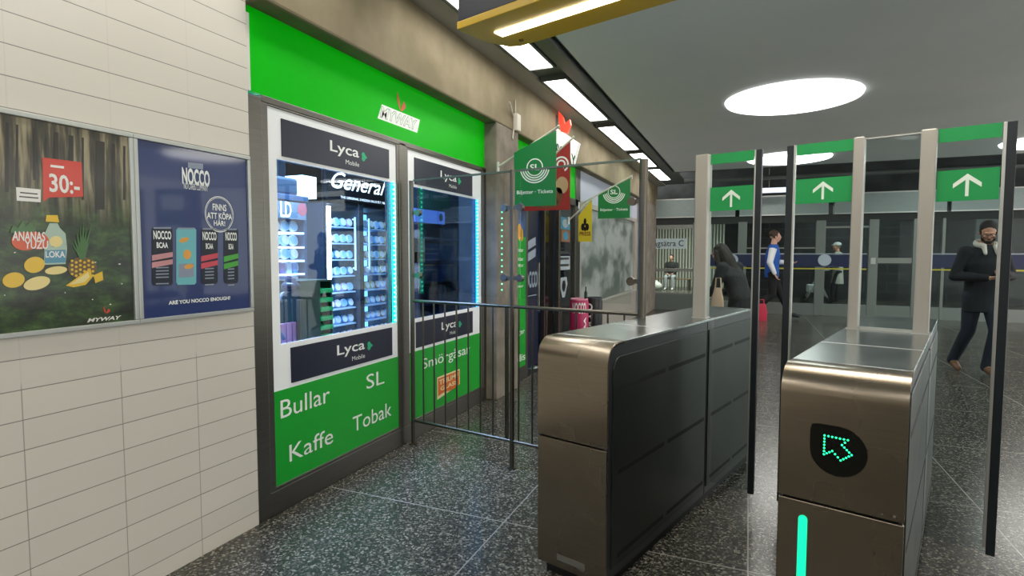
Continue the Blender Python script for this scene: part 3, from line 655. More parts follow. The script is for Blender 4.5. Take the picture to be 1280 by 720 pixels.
# NOCCO fridge in the entrance
t = empty('drinks_fridge', (-2.62, 6.35, 0)); tag(t, 'tall navy NOCCO fridge standing just inside the dark shop entrance', 'fridge')
nv = mat('fridge navy', '081233', .4); XF = -2.42
build(MB().box(XF-.5, XF, 6.0, 6.62, .03, 2.0), 'body', nv, t, bevel=.01)
L = MB(); xf = XF+.002
for z in (1.50, 1.36): L.poly([(xf, 6.2, z-.05), (xf, 6.5, z+.02), (xf, 6.5, z+.12), (xf, 6.2, z+.05)], 0)
L.text('NOCCO', (xf, 6.06, 1.0), EY, EZ, .5, .2, 0, bold=.03); L.poly([(xf, 6.05, .9), (xf, 6.55, .9), (xf, 6.55, .91), (xf, 6.05, .91)], 0)
build(L, 'lettering', mat('greyish print', '9aa4b4', .5), t)
build(MB().box(XF, XF+.03, 6.56, 6.58, .7, 1.3), 'handle', alu, t, bevel=.004)
t = empty('shop_gate_post', (-2.36, 6.9, 0)); tag(t, 'dark reflective glass screen right of the navy fridge', 'screen')
build(MB().box(-2.40, -2.385, 6.68, 7.08, .05, 2.1), 'screen_panel', mat('dark mirror glass', '1a1816', .12, .6), t); build(MB().box(-2.42, -2.36, 6.66, 6.69, 0, 2.1), 'upright', frame_m, t)
# stickers on the glass right of the entrance
def sticker(name, lab, a, c, mts, draw):
    mb = MB(); a, c = W(*a), W(*c); draw(mb, a[1], c[1], a[2], c[2]); tag(build(mb, name, mts), lab, 'sticker')
xs_ = XW-.03
rc = lambda mb, y0, y1, z0, z1, m=0, x=0: mb.prism([(xs_+x, y0, z0), (xs_+x, y1, z0), (xs_+x, y1, z1), (xs_+x, y0, z1)], (.0015, 0, 0), m)
cyanp = mat('cyan print', '3a86a8', .5); brownp = mat('brown print', '8a5a3c', .5); greyw = mat('grey white print', 'a9b0b8', .5)
def s1(mb, y0, y1, z0, z1): rc(mb, y0, y1, z0, z1); mb.disc((xs_+.003, (y0+y1)/2, (z0+z1)/2), EY, EZ, (y1-y0)*.3, .06, m=1)
sticker('door_sticker', 'blue sticker at the top of the glass beside the entrance', (703, 286), (715, 273), [cyanp, greyw], s1)
sticker('door_sticker', 'brown sticker below the blue sticker on the entrance glass', (704, 302), (715, 288), [brownp, cyanp], s1)
def s2(mb, y0, y1, z0, z1):
    rc(mb, y0, y1, z0, z1)
    for k in range(3): rc(mb, y0+.06, y1-.06, z0+.05+k*.09, z0+.08+k*.09, 1, .0016)
sticker('door_sticker', 'light grey notice with small lines on the entrance glass', (701, 338), (715, 320), [greyw, frame_m], s2)
def s3(mb, y0, y1, z0, z1):
    mb.prism([(xs_, y0+(y1-y0)*.35, z0), (xs_, y0+(y1-y0)*.65, z0), (xs_, y1, z1-.1), (xs_, y1-.05, z1), (xs_, y0+.05, z1), (xs_, y0, z1-.1)], (.0015, 0, 0), 0); mb.disc((xs_+.003, (y0+y1)/2, z1-.12), EY, EZ, .08, m=1)
sticker('door_sticker', 'pale tapering sticker low on the entrance glass', (702, 373), (712, 346), [greyw, blackm], s3)
# giant can coolers
def big_can(x, y, r, h, mts, words, lab):
    t = empty('can_shaped_cooler', (x, y, 0)); tag(t, lab, 'can cooler')
    N = 32; prof = [(r*.9, .0), (r, .03), (r, h-.06), (r*.93, h-.02), (r*.93, h), (r*.88, h), (r*.86, h-.015), (.01, h-.015)]
    mb = MB(); rings = [[(x+q*math.cos(2*math.pi*i/N), y+q*math.sin(2*math.pi*i/N), z) for i in range(N)] for q, z in prof]
    mb.loft(rings[:4], 0); build(mb, 'can_body', mts[0], t); mb = MB(); mb.loft(rings[3:], 0); build(mb, 'rim', mts[1], t)
    # wrapped lettering
    L = MB(); ang = math.atan2(-y, -x)
    for (s_, a0, wd, z0, hh, rotated) in words:
        vs, fs = text_geo(s_, .03, 0); xs = [v[0] for v in vs]; ys = [v[1] for v in vs]; X0, X1, Y0, Y1 = min(xs), max(xs), min(ys), max(ys); out = []
        for v in vs:
            u, w_ = (v[0]-X0)/(X1-X0), (v[1]-Y0)/(Y1-Y0)
            if rotated: aa = ang+a0+(1-w_)*wd-wd/2; z = z0+u*hh
            else: aa = ang+a0+u*wd-wd/2; z = z0+w_*hh
            out.append((x+(r+.003)*math.cos(aa), y+(r+.003)*math.sin(aa), z))
        L.add(out, fs)
    build(L, 'lettering', mts[2], t)
q = YP(724, 380, 7.5); pk = mat('pink can', 'b5285e', .35); q2 = YP(742, 380, 7.8)
big_can(q[0], 7.5, .13, .80, [pk, mat('pink rim', 'd98aa0', .4), letter], [('NOCCO', .0, 1.5, .60, .15, False), ('BCAA', .65, .3, .2, .35, True)], 'large bright pink can-shaped cooler outside the shop')
big_can(q2[0], 7.8, .125, .80, [mat('black can', '0d0f16', .35), mat('black rim', '23262e', .4), letter], [('NOCCO', -.5, .8, .22, .5, True)], 'large black can-shaped cooler right of the pink one')
bt = MB(); q = YP(734, 371, 7.5); N = 12; bx_, by_ = q[0], 8.15
t = empty('bottle', (q[0]-.02, 7.5, .785)); tag(t, 'small dark-green bottle on top of the pink can cooler', 'bottle')
bxx = q[0]-.02; build(MB().tube([(bxx, 7.5, .785), (bxx, 7.5, .88), (bxx, 7.5, .91), (bxx, 7.5, .965)], [.022, .022, .009, .009]), 'glass_body', mat('dark green glass', '12301a', .2), t)
build(MB().cyl((bxx, 7.5, .965), (bxx, 7.5, .98), .010), 'cap', mat('pinkish rim', 'd9d0c0', .4), t)
# round floor sticker
q = FL(662, 459); tag(build(MB().cyl((q[0], q[1], .0), (q[0], q[1], .002), .11, n=32).cyl((q[0], q[1], .002), (q[0], q[1], .003), .07, n=32, m=1), 'floor_sticker', [mat('pale floor sticker', 'a9b5b0', .5), mat('teal floor print', '4f8c84', .5)]), 'round pale sticker on the floor at the shop entrance', 'sticker')

# third bay: pale sign, mottled window
f3 = MB(); f3.box(XW-.07, XW, 8.1, 12.7, 2.12, 2.2).box(XW-.2, XW-.01, 8.1, 12.7, 0, .62).box(XW-.07, XW, 8.1, 8.18, .62, 2.12).box(XW-.07, XW+.01, 12.4, 12.7, .62, 2.12).box(XW-.02, XW+.04, 8.1, 12.5, .60, .64)
w3 = struct(f3, 'window_3', mat('pale stone trim', 'a8a39a', .5), bevel=.004)
mm = noisy('mottled grey pane', '66706a', 'b0b5b4', 1.3, .3, 0, (1, .9, 1.6), detail=9, lo=.40, hi=.56)  # grey tones vary at random over the window pane
n, l, b = nodes(mm)
build(MB().box(XW-.045, XW-.037, 8.18, 12.4, .64, 2.12), 'pane', mm, w3)
tag(build(MB().box(XW-.06, XW-.005, 8.1, 12.7, 2.2, 2.66), 'shop_sign', mat('pale blue grey sign', 'a9aebc', .4, emit=.12)), 'plain pale blue-grey shop sign in the third bay', 'sign')

# ------------------------------------------------------------------ flags on slanted poles
def flag(y, x0, x1, z0, ztl, ztr, mt, lab, pole, art=None, cat='flag', thick=.004):
    t = empty('hanging_flag', (XW, y, z0)); tag(t, lab, cat)
    pts = [(x0, y, z0), (x1, y, z0), (x1, y, ztr), (x0, y, ztl)]
    build(MB().prism(pts, (0, thick, 0)), 'cloth', mt, t)
    a, c = V(pole[0]), V(pole[1]); build(MB().cyl(a, c, .011, n=10).ell(c, .016, n=8, k=6), 'pole', mat('pale flag pole', 'c8c6b4', .4), t)
    build(MB().cyl(a-V((.0, 0, .05)), a+V((0, 0, .05)), .018, n=10), 'bracket', alu, t)
    if art: L = MB(); mts = art(L, y-.001); build(L, 'emblem', mts, t)
    return t
def sl_art(x0, x1, z0, zt):
    def f(L, y):
        cx, w = (x0+x1)/2, x1-x0; s = w/.42; cz = z0+.36*s+.0
        c = (cx, y, cz)
        L.disc(c, EX, EZ, .082*s, r_in=.072*s)
        for r in (.104, .126, .148): L.disc(c, EX, EZ, r*s, r_in=(r-.012)*s, a0=188+(r-.1)*80, a1=352-(r-.1)*80)
        L.text('SL', (cx-.047*s, y, cz-.03*s), EX, EZ, .094*s, .06*s, 0, bold=.02)
        L.text('Biljetter · Tickets', (x0+.03*s, y, z0+.105*s), EX, EZ, w-.06*s, .045*s, 0, bold=.01)
        return [letter]
    return f
x0, x1 = -2.0, -1.595
flag(4.8, x0, x1, 1.84, 2.33, 2.50, green_dark, 'large green SL ticket flag, nearer one, on the column', ((XB, 4.8+.08, 2.16+.06), (-1.575, 4.8, 2.53)), sl_art(x0, x1, 1.84, 2.5))
y = 8.0; flag(y, -2.02, -1.56, 1.92, 2.27, 2.475, green_dark, 'smaller-looking green SL ticket flag, farther one, beyond the yellow flag', ((XW, y, 2.12), (-1.55, y, 2.50)), sl_art(-2.02, -1.56, 1.90, 2.47))
a = [YP(*q, 5.75) for q in ((655, 215), (713, 176), (713, 262), (655, 262), (716, 174))]
def ice_art(L, y):
    cx, cz = a[1][0]-.1, (a[1][2]+a[2][2])/2+.12
    for r in (.05, .085): L.disc((cx, y, cz), EX, EZ, r, r_in=r-.018, a0=-60, a1=210)
    L.disc((a[1][0]-.09, y, a[2][2]+.26), EX, EZ, .07, .09, m=1); L.disc((a[1][0]-.13, y, a[2][2]+.16), EX, EZ, .05, .08, m=2)
    L.disc((a[3][0]+.25, y, a[2][2]+.07), EX, EZ, .16, .05, m=2); L.disc((a[3][0]+.13, y, a[2][2]+.09), EX, EZ, .06, .03, m=1); return [letter, mat('cream biscuit', 'c9a87e', .5), mat('cocoa', '7a4a2c', .5)]
flag(5.75, max(a[0][0], XW+.03), a[1][0], a[2][2], a[0][2]-.02, a[1][2], mat('deep red cloth', 'a82a24', .6), 'red ice cream flag partly hidden behind the nearer green flag', ((XB, 5.75, a[0][2]-.05), (a[4][0]+.01, 5.75, a[4][2]+.02)), ice_art)
a2 = [YP(*q, 7.5) for q in ((723, 270), (740, 249), (740, 302), (723, 302))]
def yart(L, y):
    cx = (a2[0][0]+a2[1][0])/2; z = a2[2][2]
    L.disc((cx, y, z+.27), EX, EZ, .02, .05); L.disc((cx-.03, y, z+.2), EX, EZ, .025, .05, m=0); L.disc((cx+.03, y, z+.2), EX, EZ, .025, .05, m=0); L.disc((cx, y, z+.17), EX, EZ, .015, .03, m=0)
    L.text('PRESS', (a2[0][0]+.02, y, z+.08), EX, EZ, a2[1][0]-a2[0][0]-.035, .055, 1, bold=.02); return [blackm, mat('dark red print', '6a2018', .5)]
flag(7.5, a2[0][0], a2[1][0], a2[2][2], a2[0][2], a2[1][2], mat('yellow cloth', 'e0c52a', .6), 'small yellow flag with black emblem between the two green flags', ((XW, 7.5, a2[0][2]-.06), (a2[1][0]+.01, 7.5, a2[1][2]+.01)), yart)

# lit MYWAY projecting sign
t = empty('projecting_sign', (XB, 6.6, 2.6)); tag(t, 'white lit MYWAY sign with a red flame sticking out from the beam', 'sign')
s = [YP(*q, 6.6) for q in ((693, 158), (723, 178), (716, 205), (690, 196))]
build(MB().prism([s[3], s[2], s[1], s[0]], (0, .1, 0)), 'panel', mat('lit white panel', 'f4f4f0', .4, emit=.3), t)
L = MB(); dx, dz = s[1]-s[0], s[3]-s[0]
e1 = (s[1]-s[0]).normalized(); L.text('MYWAY', s[3]+V((.02, -.003, .03)), e1, EZ, (s[1]-s[0]).length-.03, .16, 0, bold=.03); build(L, 'lettering', mat('sign green letters', '1d5a44', .5), t)
fl_ = MB(); P = YP(703, 163, 6.6); fl_2 = MB(); flame(fl_2, P+V((0, -.004, 0)), EX, EZ, .3, 0)
pp = [YP(*q, 6.6) for q in ((701, 165), (698, 150), (698, 139), (703, 145), (706, 155), (712, 149), (713, 156), (709, 166))]
build(MB().prism(pp, (0, .05, 0)), 'flame', mat('glowing red flame', 'e8382a', .4, emit=.8, ecol='f04a34'), t)
build(MB().box(XB, s[0][0]+.02, 6.6, 6.7, 2.68, 3.1), 'bracket_box', mat('dark green box', '1e3324', .5), t, bevel=.004)

# ------------------------------------------------------------------ barrier fence with glass
O = FL(640, 585); fdir = V((.985, -.171, 0)).normalized(); ang = math.atan2(fdir.y, fdir.x)
FM = Matrix.Translation(O) @ Matrix.Rotation(ang, 4, 'Z')
t = empty('barrier_fence', O, ang); tag(t, 'steel barrier fence with upright bars and upper glass between shop and gates', 'fence')
for s_ in (-.865, 0, .866):
    r_ = .016 if s_ < .5 else .024
    mb = MB(FM); mb.cyl((s_, 0, 0), (s_, 0, 1.93 if s_ else 1.94), r_, n=16).cyl((s_, 0, 0), (s_, 0, .008), r_*2, n=16)
    if s_ == 0: mb.cyl((-.035, .0, .19), (-.035, 0, 1.06), .009, n=10)
    build(mb, 'post', steel_mid, t)
for z, a_, c_ in ((1.065, -.865, .866), (.18, -.865, .866)): build(MB(FM).cyl((a_, 0, z), (c_, 0, z), .011, n=12), 'rail', steel_mid, t)
for i in range(1, 17):
    s_ = -.865+i*.1018
    if abs(s_) > .03 and s_ < .84: build(MB(FM).cyl((s_, 0, .18), (s_, 0, 1.065), .006, n=8), 'bar', steel_mid, t)
for a_, c_ in ((-.80, -.06), (.06, .80)):
    build(MB(FM).box(a_, c_, -.005, .005, 1.12, 1.925), 'glass_panel', glass_fence, t)
    build(MB(FM).box(a_-.04, c_+.05, -.007, .007, 1.925, 1.937), 'glass_edge', mat('green glass edge', '5f7068', .25), t)
    for z in (1.25, 1.70):
        for e, o_ in ((a_, -.05), (c_, .05)):
            build(MB(FM).cyl((e+.0, -.014, z), (e, .014, z), .024, n=16).box(min(e, e+o_), max(e, e+o_), -.008, .008, z-.012, z+.012), 'glass_clamp', steel_mid, t)

# ------------------------------------------------------------------ ticket gates
def side_profile(v0, v1, z0, z1, r, k=8):
    pts = [(v0, z0)]
    for i in range(k+1):
        a_ = math.pi-math.pi/2*i/k; pts.append((v0+r+r*math.cos(a_), z1-r+r*math.sin(a_)))
    for i in range(k+1):
        a_ = math.pi/2-math.pi/2*i/k; pts.append((v1-r+r*math.cos(a_), z1-r+r*math.sin(a_)))
    pts.append((v1, z0)); return pts
ZT = 1.045
def cabinet(t, u0, u1, v0=1.957, v1=3.98, seam_v=3.07):
    # wrapped front + top sheet, three lengths
    pr = side_profile(v0, v1, .05, ZT, .085)
    core = [(v0+.012, .05)] + side_profile(v0+.012, v1-.012, .05, ZT-.012, .075)[1:-1] + [(v1-.012, .05)]
    build(MB(GM).prism([(u0+.012, v, z) for v, z in core], (u1-u0-.024, 0, 0)), 'core', mat('gate core', '1b1d1d', .5, .5), t)
    def sheet(pts, th=.012):
        mb = MB(GM); N = len(pts); inn = []
        for i, (v, z) in enumerate(pts):
            a_ = V((pts[max(i-1, 0)])); b_ = V((pts[min(i+1, N-1)])); d_ = (b_-a_).normalized(); inn.append((v+d_[1]*th*1.0, z-d_[0]*th))
        vs = [(u, v, z) for u in (u0, u1) for (v, z) in pts] + [(u, v, z) for u in (u0, u1) for (v, z) in inn]
        fs = [(i, i+1, N+i+1, N+i) for i in range(N-1)] + [(2*N+i, 3*N+i, 3*N+i+1, 2*N+i+1) for i in range(N-1)]
        fs += [(i, 2*N+i, 2*N+i+1, i+1) for i in range(N-1)] + [(N+i, N+i+1, 3*N+i+1, 3*N+i) for i in range(N-1)] + [(0, N, 3*N, 2*N), (N-1, 3*N-1, 4*N-1, 2*N-1)]
        mb.add(vs, fs); 
        for k in range(len(mb.sm)): mb.sm[k] = True
        return mb
    lower = [(v0, .05), (v0, .3), (v0, .611)]
    build(MB(GM).box(u0, u1, v0, v0+.012, .05, .611), 'lower_front_panel', steel, t, bevel=.003)
    fr_ = [(v0, .619), (v0, .8), (v0, .9)] + [(v, z) for v, z in pr[1:10]] + [(v0+.14, ZT)]
    o = build(sheet(fr_), 'upper_front_cover', steel, t); o.modifiers.new('n', 'WEIGHTED_NORMAL') 
    build(MB(GM).box(u0, u1, v0+.143, 2.578, ZT-.012, ZT), 'top_plate', steel_top, t, bevel=.002)
    build(MB(GM).box(u0, u1, 2.584, seam_v-.002+.1, ZT-.012, ZT), 'top_plate', steel_top, t, bevel=.002)
    build(MB(GM).box(u0, u1, seam_v+.104, v1-.09, ZT-.012, ZT), 'top_plate', steel_top, t, bevel=.002)
    build(MB(GM).box(u0+.002, u1-.002, 2.578, 2.584, ZT-.01, ZT+.001), 'joint_strip', mat('bright joint strip', 'd8dad8', .3, .5), t)
    bk = MB(GM); bk.box(u0, u1, v1-.012, v1, .05, ZT-.085); build(bk, 'rear_panel', steel, t, bevel=.003)
    build(MB(GM).box(u0+.03, u1-.03, v0+.03, v1-.03, 0, .05), 'plinth', blackm, t)
    for us, sg in ((u1, 1), (u0, -1)):
        # outer side sheet and raised inner panel with rounded corner
        for (a_, c_, rf, rb) in ((v0+.002, seam_v-.005, .085, .0), (seam_v+.005, v1-.002, .0, .085)):
            pp = [(a_, .06)]
            if rf: pp += [(a_+rf+rf*math.cos(math.pi-math.pi/2*i/8), ZT-.013-rf+rf*math.sin(math.pi-math.pi/2*i/8)) for i in range(9)]
            else: pp += [(a_, ZT-.013)]
            if rb: pp += [(c_-rb+rb*math.cos(math.pi/2-math.pi/2*i/8), ZT-.013-rb+rb*math.sin(math.pi/2-math.pi/2*i/8)) for i in range(9)]
            else: pp += [(c_, ZT-.013)]
            pp += [(c_, .06)]
            mb = MB(GM); mb.prism([(us-sg*.012, v, z) for v, z in pp], (sg*.008, 0, 0)); build(mb, 'side_panel', mat('gate side edge', '55585a', .35, .8), t)
            ia, ic = a_+.045*(1 if rf else .3), c_-.045*(1 if rb else .3); zi = ZT-.06; r = .06
            qq = [(ia, .10)] + ([(ia+r+r*math.cos(math.pi-math.pi/2*i/8), zi-r+r*math.sin(math.pi-math.pi/2*i/8)) for i in range(9)] if rf else [(ia, zi)])
            qq += ([(ic-r+r*math.cos(math.pi/2-math.pi/2*i/8), zi-r+r*math.sin(math.pi/2-math.pi/2*i/8)) for i in range(9)] if rb else [(ic, zi)]) + [(ic, .10)]
            mb = MB(GM); mb.prism([(us-sg*.004, v, z) for v, z in qq], (sg*.006, 0, 0)); pn = build(mb, 'inset_panel', steel_dark, t, bevel=.002)
            mid = (ia+ic)/2
            for z in (.855, .50, .143):
                for (s0, s1) in ((ia+.05, mid-.02), (mid+.02, ic-.02)):
                    sl_ = MB(GM); sl_.box(min(us+sg*.0015, us+sg*.0026), max(us+sg*.0015, us+sg*.0026), s0, s1, z-.010, z+.010)
                    build(sl_, 'slot', slotm, pn)
sheet_lbl = None
def arrow_sign(t, ua, ub, z0, z1):
    y = 3.15-.0065; s_ = build(MB(GM).box(ua, ub, y-.001, y, z0, z1), 'arrow_sign', green_gate, t)
    cx, cz, s = (ua+ub)/2, (z0+z1)/2, (z1-z0)*.36; L = MB(GM); yy = y-.0018; w = s*.2
    L.poly([(cx-w/1.6, yy, cz-s), (cx+w/1.6, yy, cz-s), (cx+w/1.6, yy, cz+s*.7), (cx-w/1.6, yy, cz+s*.7)], 0)
    for sg in (-1, 1): L.poly([(cx, yy-.0002, cz+s), (cx+sg*s, yy-.0002, cz+s*.15), (cx+sg*s, yy-.0002, cz-s*.25), (cx, yy-.0002, cz+s*.55)], 0)
    build(L, 'arrow', mat('arrow white', 'dfe8dc', .5), s_)
def leaf(t, ua, ub, black, light, z0=.11, z1=1.955, cut=None):
    v = 3.15
    if cut:   # leaf also covers a strip above the cabinet
        sgn, uc = cut
        pts = [(uc, v-.005, z0), (ub, v-.005, z0), (ub, v-.005, z1), (ua, v-.005, z1), (ua, v-.005, ZT+.01), (uc, v-.005, ZT+.01)] if sgn < 0 else \
              [(ua, v-.005, z0), (uc, v-.005, z0), (uc, v-.005, ZT+.01), (ub, v-.005, ZT+.01), (ub, v-.005, z1), (ua, v-.005, z1)]
        mb = MB(GM).prism(pts, (0, .01, 0))
    else: mb = MB(GM).box(ua, ub, v-.005, v+.005, z0, z1)
    lf = build(mb, 'glass_leaf', glass_gate, t)
    build(MB(GM).box(*black, v-.012, v+.012, z0-.01, z1), 'rubber_edge', mat('dark navy rubber', '131c22', .4), lf, bevel=.002)
    build(MB(GM).box(*light, v-.011, v+.011, z0+.02, z1), 'edge_profile', alu, lf, bevel=.001)
    return lf
def gpost(t, ua, ub, h=1.957):
    build(MB(GM).box(ua, ub, 3.15-.035, 3.15+.035, ZT, h), 'post', postm, t, bevel=.006, seg=3)
    build(MB(GM).box(ua-.004, ub+.004, 3.15-.04, 3.15+.04, ZT, ZT+.004), 'post_foot', alu, t)

# left gate
o = GM @ V((-1.265, 3.0, 0)); tg = empty('ticket_gate', o, -G); tag(tg, 'left steel ticket gate with plain front and one tall post', 'ticket gate')
cabinet(tg, -1.436, -1.094)
pa, pb = GV(870, 300)[0], GV(886, 300)[0]; gpost(tg, pa-.0, pb)
lf = leaf(tg, pb, -.885, (-.885, -.855), (-.893, -.885), cut=(-1, -1.088))
zz0, zz1 = GV(915, 263)[1], GV(915, 233)[1]; arrow_sign(tg, pb+.005, -.895, zz0, zz1)
build(MB(GM).box(pb+.005, -.895, 3.1425, 3.1435, 1.90, 1.955), 'green_band', green_gate, tg)
build(MB(GM).box(-1.33, -1.19, 1.9545, 1.957, .035+.05, .11), 'maker_plate', mat('plate grey', '8a8a84', .4, .6), tg)
# right gate
o = GM @ V((-.283, 3.0, 0)); tr = empty('ticket_gate', o, -G); tag(tr, 'right steel ticket gate with green LED arrow and teal light bar', 'ticket gate')
cabinet(tr, -.455, -.113)
p1a, p1b, p2a, p2b = [GV(x, 350)[0] for x in (1062, 1075.5, 1144, 1164)]
gpost(tr, p1a, p1b); gpost(tr, p2a, p2b)
build(MB(GM).box(p1b, p2a, 3.145, 3.155, ZT+.012, 1.945), 'fixed_glass', glass_gate, tr)
build(MB(GM).box(p1b, p2a, 3.142, 3.158, 1.945, 1.952), 'glass_trim', alu, tr)
build(MB(GM).box(p1b, p2a, 3.135, 3.165, ZT, ZT+.012), 'glass_rail', alu, tr)
l1 = leaf(tr, -.70, p1a, (-.735, -.703), (-.703, -.694), cut=(1, -.462))
arrow_sign(tr, -.69, p1a-.004, GV(1022, 254)[1], GV(1022, 223)[1]); build(MB(GM).box(-.69, p1a-.004, 3.1425, 3.1435, 1.90, 1.955), 'green_band', green_gate, tr)
l2 = leaf(tr, p2b, .105, (.110, .142), (.098, .110), cut=(-1, -.106))
arrow_sign(tr, p2b+.004, .094, GV(1205, 251)[1], GV(1205, 212)[1]); build(MB(GM).box(p2b+.004, .094, 3.1425, 3.1435, 1.895, 1.955), 'green_band', green_gate, tr)
# display: rounded drop with a pointed upper-left corner
cx, cz, R_ = -.287, .795, .078; pts = []
for i in range(40):
    a_ = 2*math.pi*i/40; x_, z_ = math.cos(a_), math.sin(a_)
    if x_ < 0 and z_ > 0: k_ = max(abs(x_), abs(z_)); f_ = min(1/k_, 1.34)
    else: f_ = 1
    pts.append((cx+R_*x_*f_, 1.957-.001, cz+R_*1.0*z_*f_))
dsp = build(MB(GM).prism(pts[::-1], (0, -.003, 0)), 'display', mat('black display glass', '050706', .15), tr)
D = MB(GM); A_ = [(-.035, .033), (.027, .031), (.012, .013), (.038, -.012), (.010, -.035), (-.013, -.011), (-.035, -.026)]
A_ = [(x*1.02, z*1.02) for x, z in A_]
for i in range(len(A_)):
    p_, q_ = V(A_[i]), V(A_[(i+1) % len(A_)]); k_ = max(2, round((q_-p_).length/.0105))
    for j in range(k_): r_ = p_+(q_-p_)*(j/k_); D.ell((cx-.002+r_[0], 1.957-.004, cz+.010+r_[1]), (.0027, .001, .0027), n=8, k=5)
build(D, 'led_arrow', mat('green diodes', '2dff9a', .4, emit=5, ecol='18f58a'), dsp)
D = MB(GM); lp = [(-.3915, .20), (-.3655, .20)] + [(-.3785+.013*math.cos(math.pi*i/8), .553+.013*math.sin(math.pi*i/8)) for i in range(9)]
D.prism([(u, 1.956, z) for u, z in lp], (0, -.003, 0)); build(D, 'light_bar', mat('teal light bar', '18e0a0', .4, emit=1.0, ecol='10e8a8'), tr)
build(MB(GM).box(-.17, -.165, 1.9555, 1.957, .63, .634).box(-.140, -.134, 1.9555, 1.957, .63, .636), 'screws', alu, tr)

# ------------------------------------------------------------------ overhead yellow and navy sign
zB = 2.45; v0, v1 = GV(571, 37, 1)[0], 0
def uvz(px, py, z): q = FL(px, py, z); return q.dot(Cd), q.dot(Gd)
uL, vN = uvz(571, 37, zB); _, vF = uvz(634, 63, zB); uR = uL+2.6
o = GM @ V(((uL+uR)/2, (vN+vF)/2, zB)); t = empty('overhead_sign', o, -G); tag(t, 'navy and yellow overhead sign box hanging above, with a lamp underneath', 'sign')
build(MB(GM).box(uL+.004, uR, vN+.004, vF-.02, zB+.035, zB+.42), 'box', mat('sign navy', '0d1226', .5), t, bevel=.004)
edge = [(uL, vN), (uR, vN), (uR, vF), (uL+.10, vF), (uL+.05, vF-.03), (uL+.0, vF-.16)]
build(MB(GM).prism([(u, v, zB) for u, v in edge], (0, 0, .035)), 'bottom_tray', yellow, t, bevel=.003)
build(MB(GM).box(uL+.12, uR-.1, vN+.13, vN+.19, zB-.006, zB-.0005), 'lamp_tube', mat('sign lamp', 'ffffff', .4, emit=7, ecol='fff6dc'), t)
sc = MB(GM)
for k in (0, 1, 2): sc.cyl((uL+.16+k*.72, vF-.07, zB-.006), (uL+.16+k*.72, vF-.07, zB), .012, n=12)
build(sc, 'bolts', mat('brass bolt', '7a6430', .4, .8), t)
for u_ in (uL+.5, uR-.5): build(MB(GM).cyl((u_, (vN+vF)/2, zB+.42), (u_, (vN+vF)/2, 3.15), .02), 'hanger', alu, t)

# ------------------------------------------------------------------ partition at the back
YB = 14.8
def bx_(px): return YP(px, 320, YB)[0]
post_b = mat('partition post', '7f8480', .4, .6); rail_b = mat('partition rail', '8b8f88', .4, .5)
hz0, hz1 = 2.33, 2.80; cuts = [813, 918, 923, 1033, 1040, 1179, 1184, 1300]
hd = brushed('header sheet', '8c9793', '9aa6a6', .4, (1, 1, 20), .5)
for i in range(4):
    a_, c_ = bx_(cuts[2*i]), bx_(cuts[2*i+1]) if i < 3 else 8
    t = empty('header_box', ((a_+c_)/2, YB, hz0)); tag(t, ['grey header box over the doors at the far left, beside the shop wall', 'grey header box behind the left gate sign', 'grey header box behind the middle gate posts', 'grey header box at the far right'][i], 'header box', 'header boxes along the glass partition')
    build(MB().box(a_, c_, YB-.12, YB+.12, hz0, hz1), 'case', hd, t, bevel=.01)
    build(MB().box(a_, c_, YB-.125, YB-.12, hz0, hz0+.025).box(a_, c_, YB-.125, YB-.12, hz1-.025, hz1), 'trim', alu, t)
struct(MB().box(-2.6, 8, YB-.04, YB+.04, 2.16, 2.33), 'wall_partition', mat('dark header gap', '2b302f', .6))
dz = [812, 818, 866, 878, 922, 933, 1019, 1031, 1085, 1097, 1140, 1148, 1176, 1180, 1253, 1262]
t = empty('glass_partition', (2, YB, 0)); tag(t, 'long glass partition with metal posts and doors across the far end', 'glass partition')
for i in range(0, len(dz), 2): build(MB().box(bx_(dz[i]), bx_(dz[i+1]), YB-.05, YB+.05, 0, 2.2), 'post', post_b, t, bevel=.006)
build(MB().box(6.2, 6.35, YB-.05, YB+.05, 0, 2.2), 'post', post_b, t)
for (a_, c_, z0_, z1_) in ((818, 866, .98, 1.06), (818, 866, 2.05, 2.16), (818, 866, .38, .44), (1097, 1140, 1.22, 1.34), (1031, 1085, 2.02, 2.06), (933, 1019, 1.55, 1.58)): build(MB().box(bx_(a_), bx_(c_), YB-.03, YB+.03, z0_, z1_), 'rail', rail_b, t)
build(MB().box(bx_(878), 7.5, YB-.04, YB+.04, 0, .27), 'kick_plate', post_b, t); build(MB().box(bx_(818), bx_(866), YB-.035, YB+.035, 0, .40), 'kick_plate', mat('grey green sheet', '6d7672', .4, .3), t)
build(MB().box(bx_(818), 8, YB-.006, YB+.006, .27, 2.18), 'glass_pane', glass_back, t)
lk = MB(); lk.box(bx_(1088), bx_(1094), YB-.07, YB-.05, 1.2, 1.34); build(lk, 'door_lock', alu, t)
# blue safety band on the glass
bandm = mat('deep blue band', '101d4c', .4)
for i, (a_, c_, lab) in enumerate(((884, 1083, 'blue band with yellow lower line and white discs on the partition glass, left run'), (1148, 1330, 'blue band with yellow lower line on the partition glass behind the walking man'))):
    t = empty('safety_band', ((bx_(a_)+bx_(c_))/2, YB-.06, 1.1)); tag(t, lab, 'band')
    x0_, x1_ = bx_(a_), min(bx_(c_), 7.4)
    build(MB().box(x0_, x1_, YB-.062, YB-.056, 1.13, 1.41), 'band', bandm, t)
    build(MB().box(x0_, x1_, YB-.064, YB-.056, 1.07, 1.10), 'yellow_line', mat('yellow line', 'c8bc3a', .5), t)
    build(MB().box(x0_, x1_, YB-.064, YB-.056, 1.415, 1.44), 'white_line', greyw, t)
    if i == 0:
        for px in (915.5, 1030.5): build(MB().cyl((bx_(px), YB-.07, 1.285), (bx_(px), YB-.063, 1.285), .135, n=32), 'white_disc', mat('disc white', 'c6cfdc', .5), t)
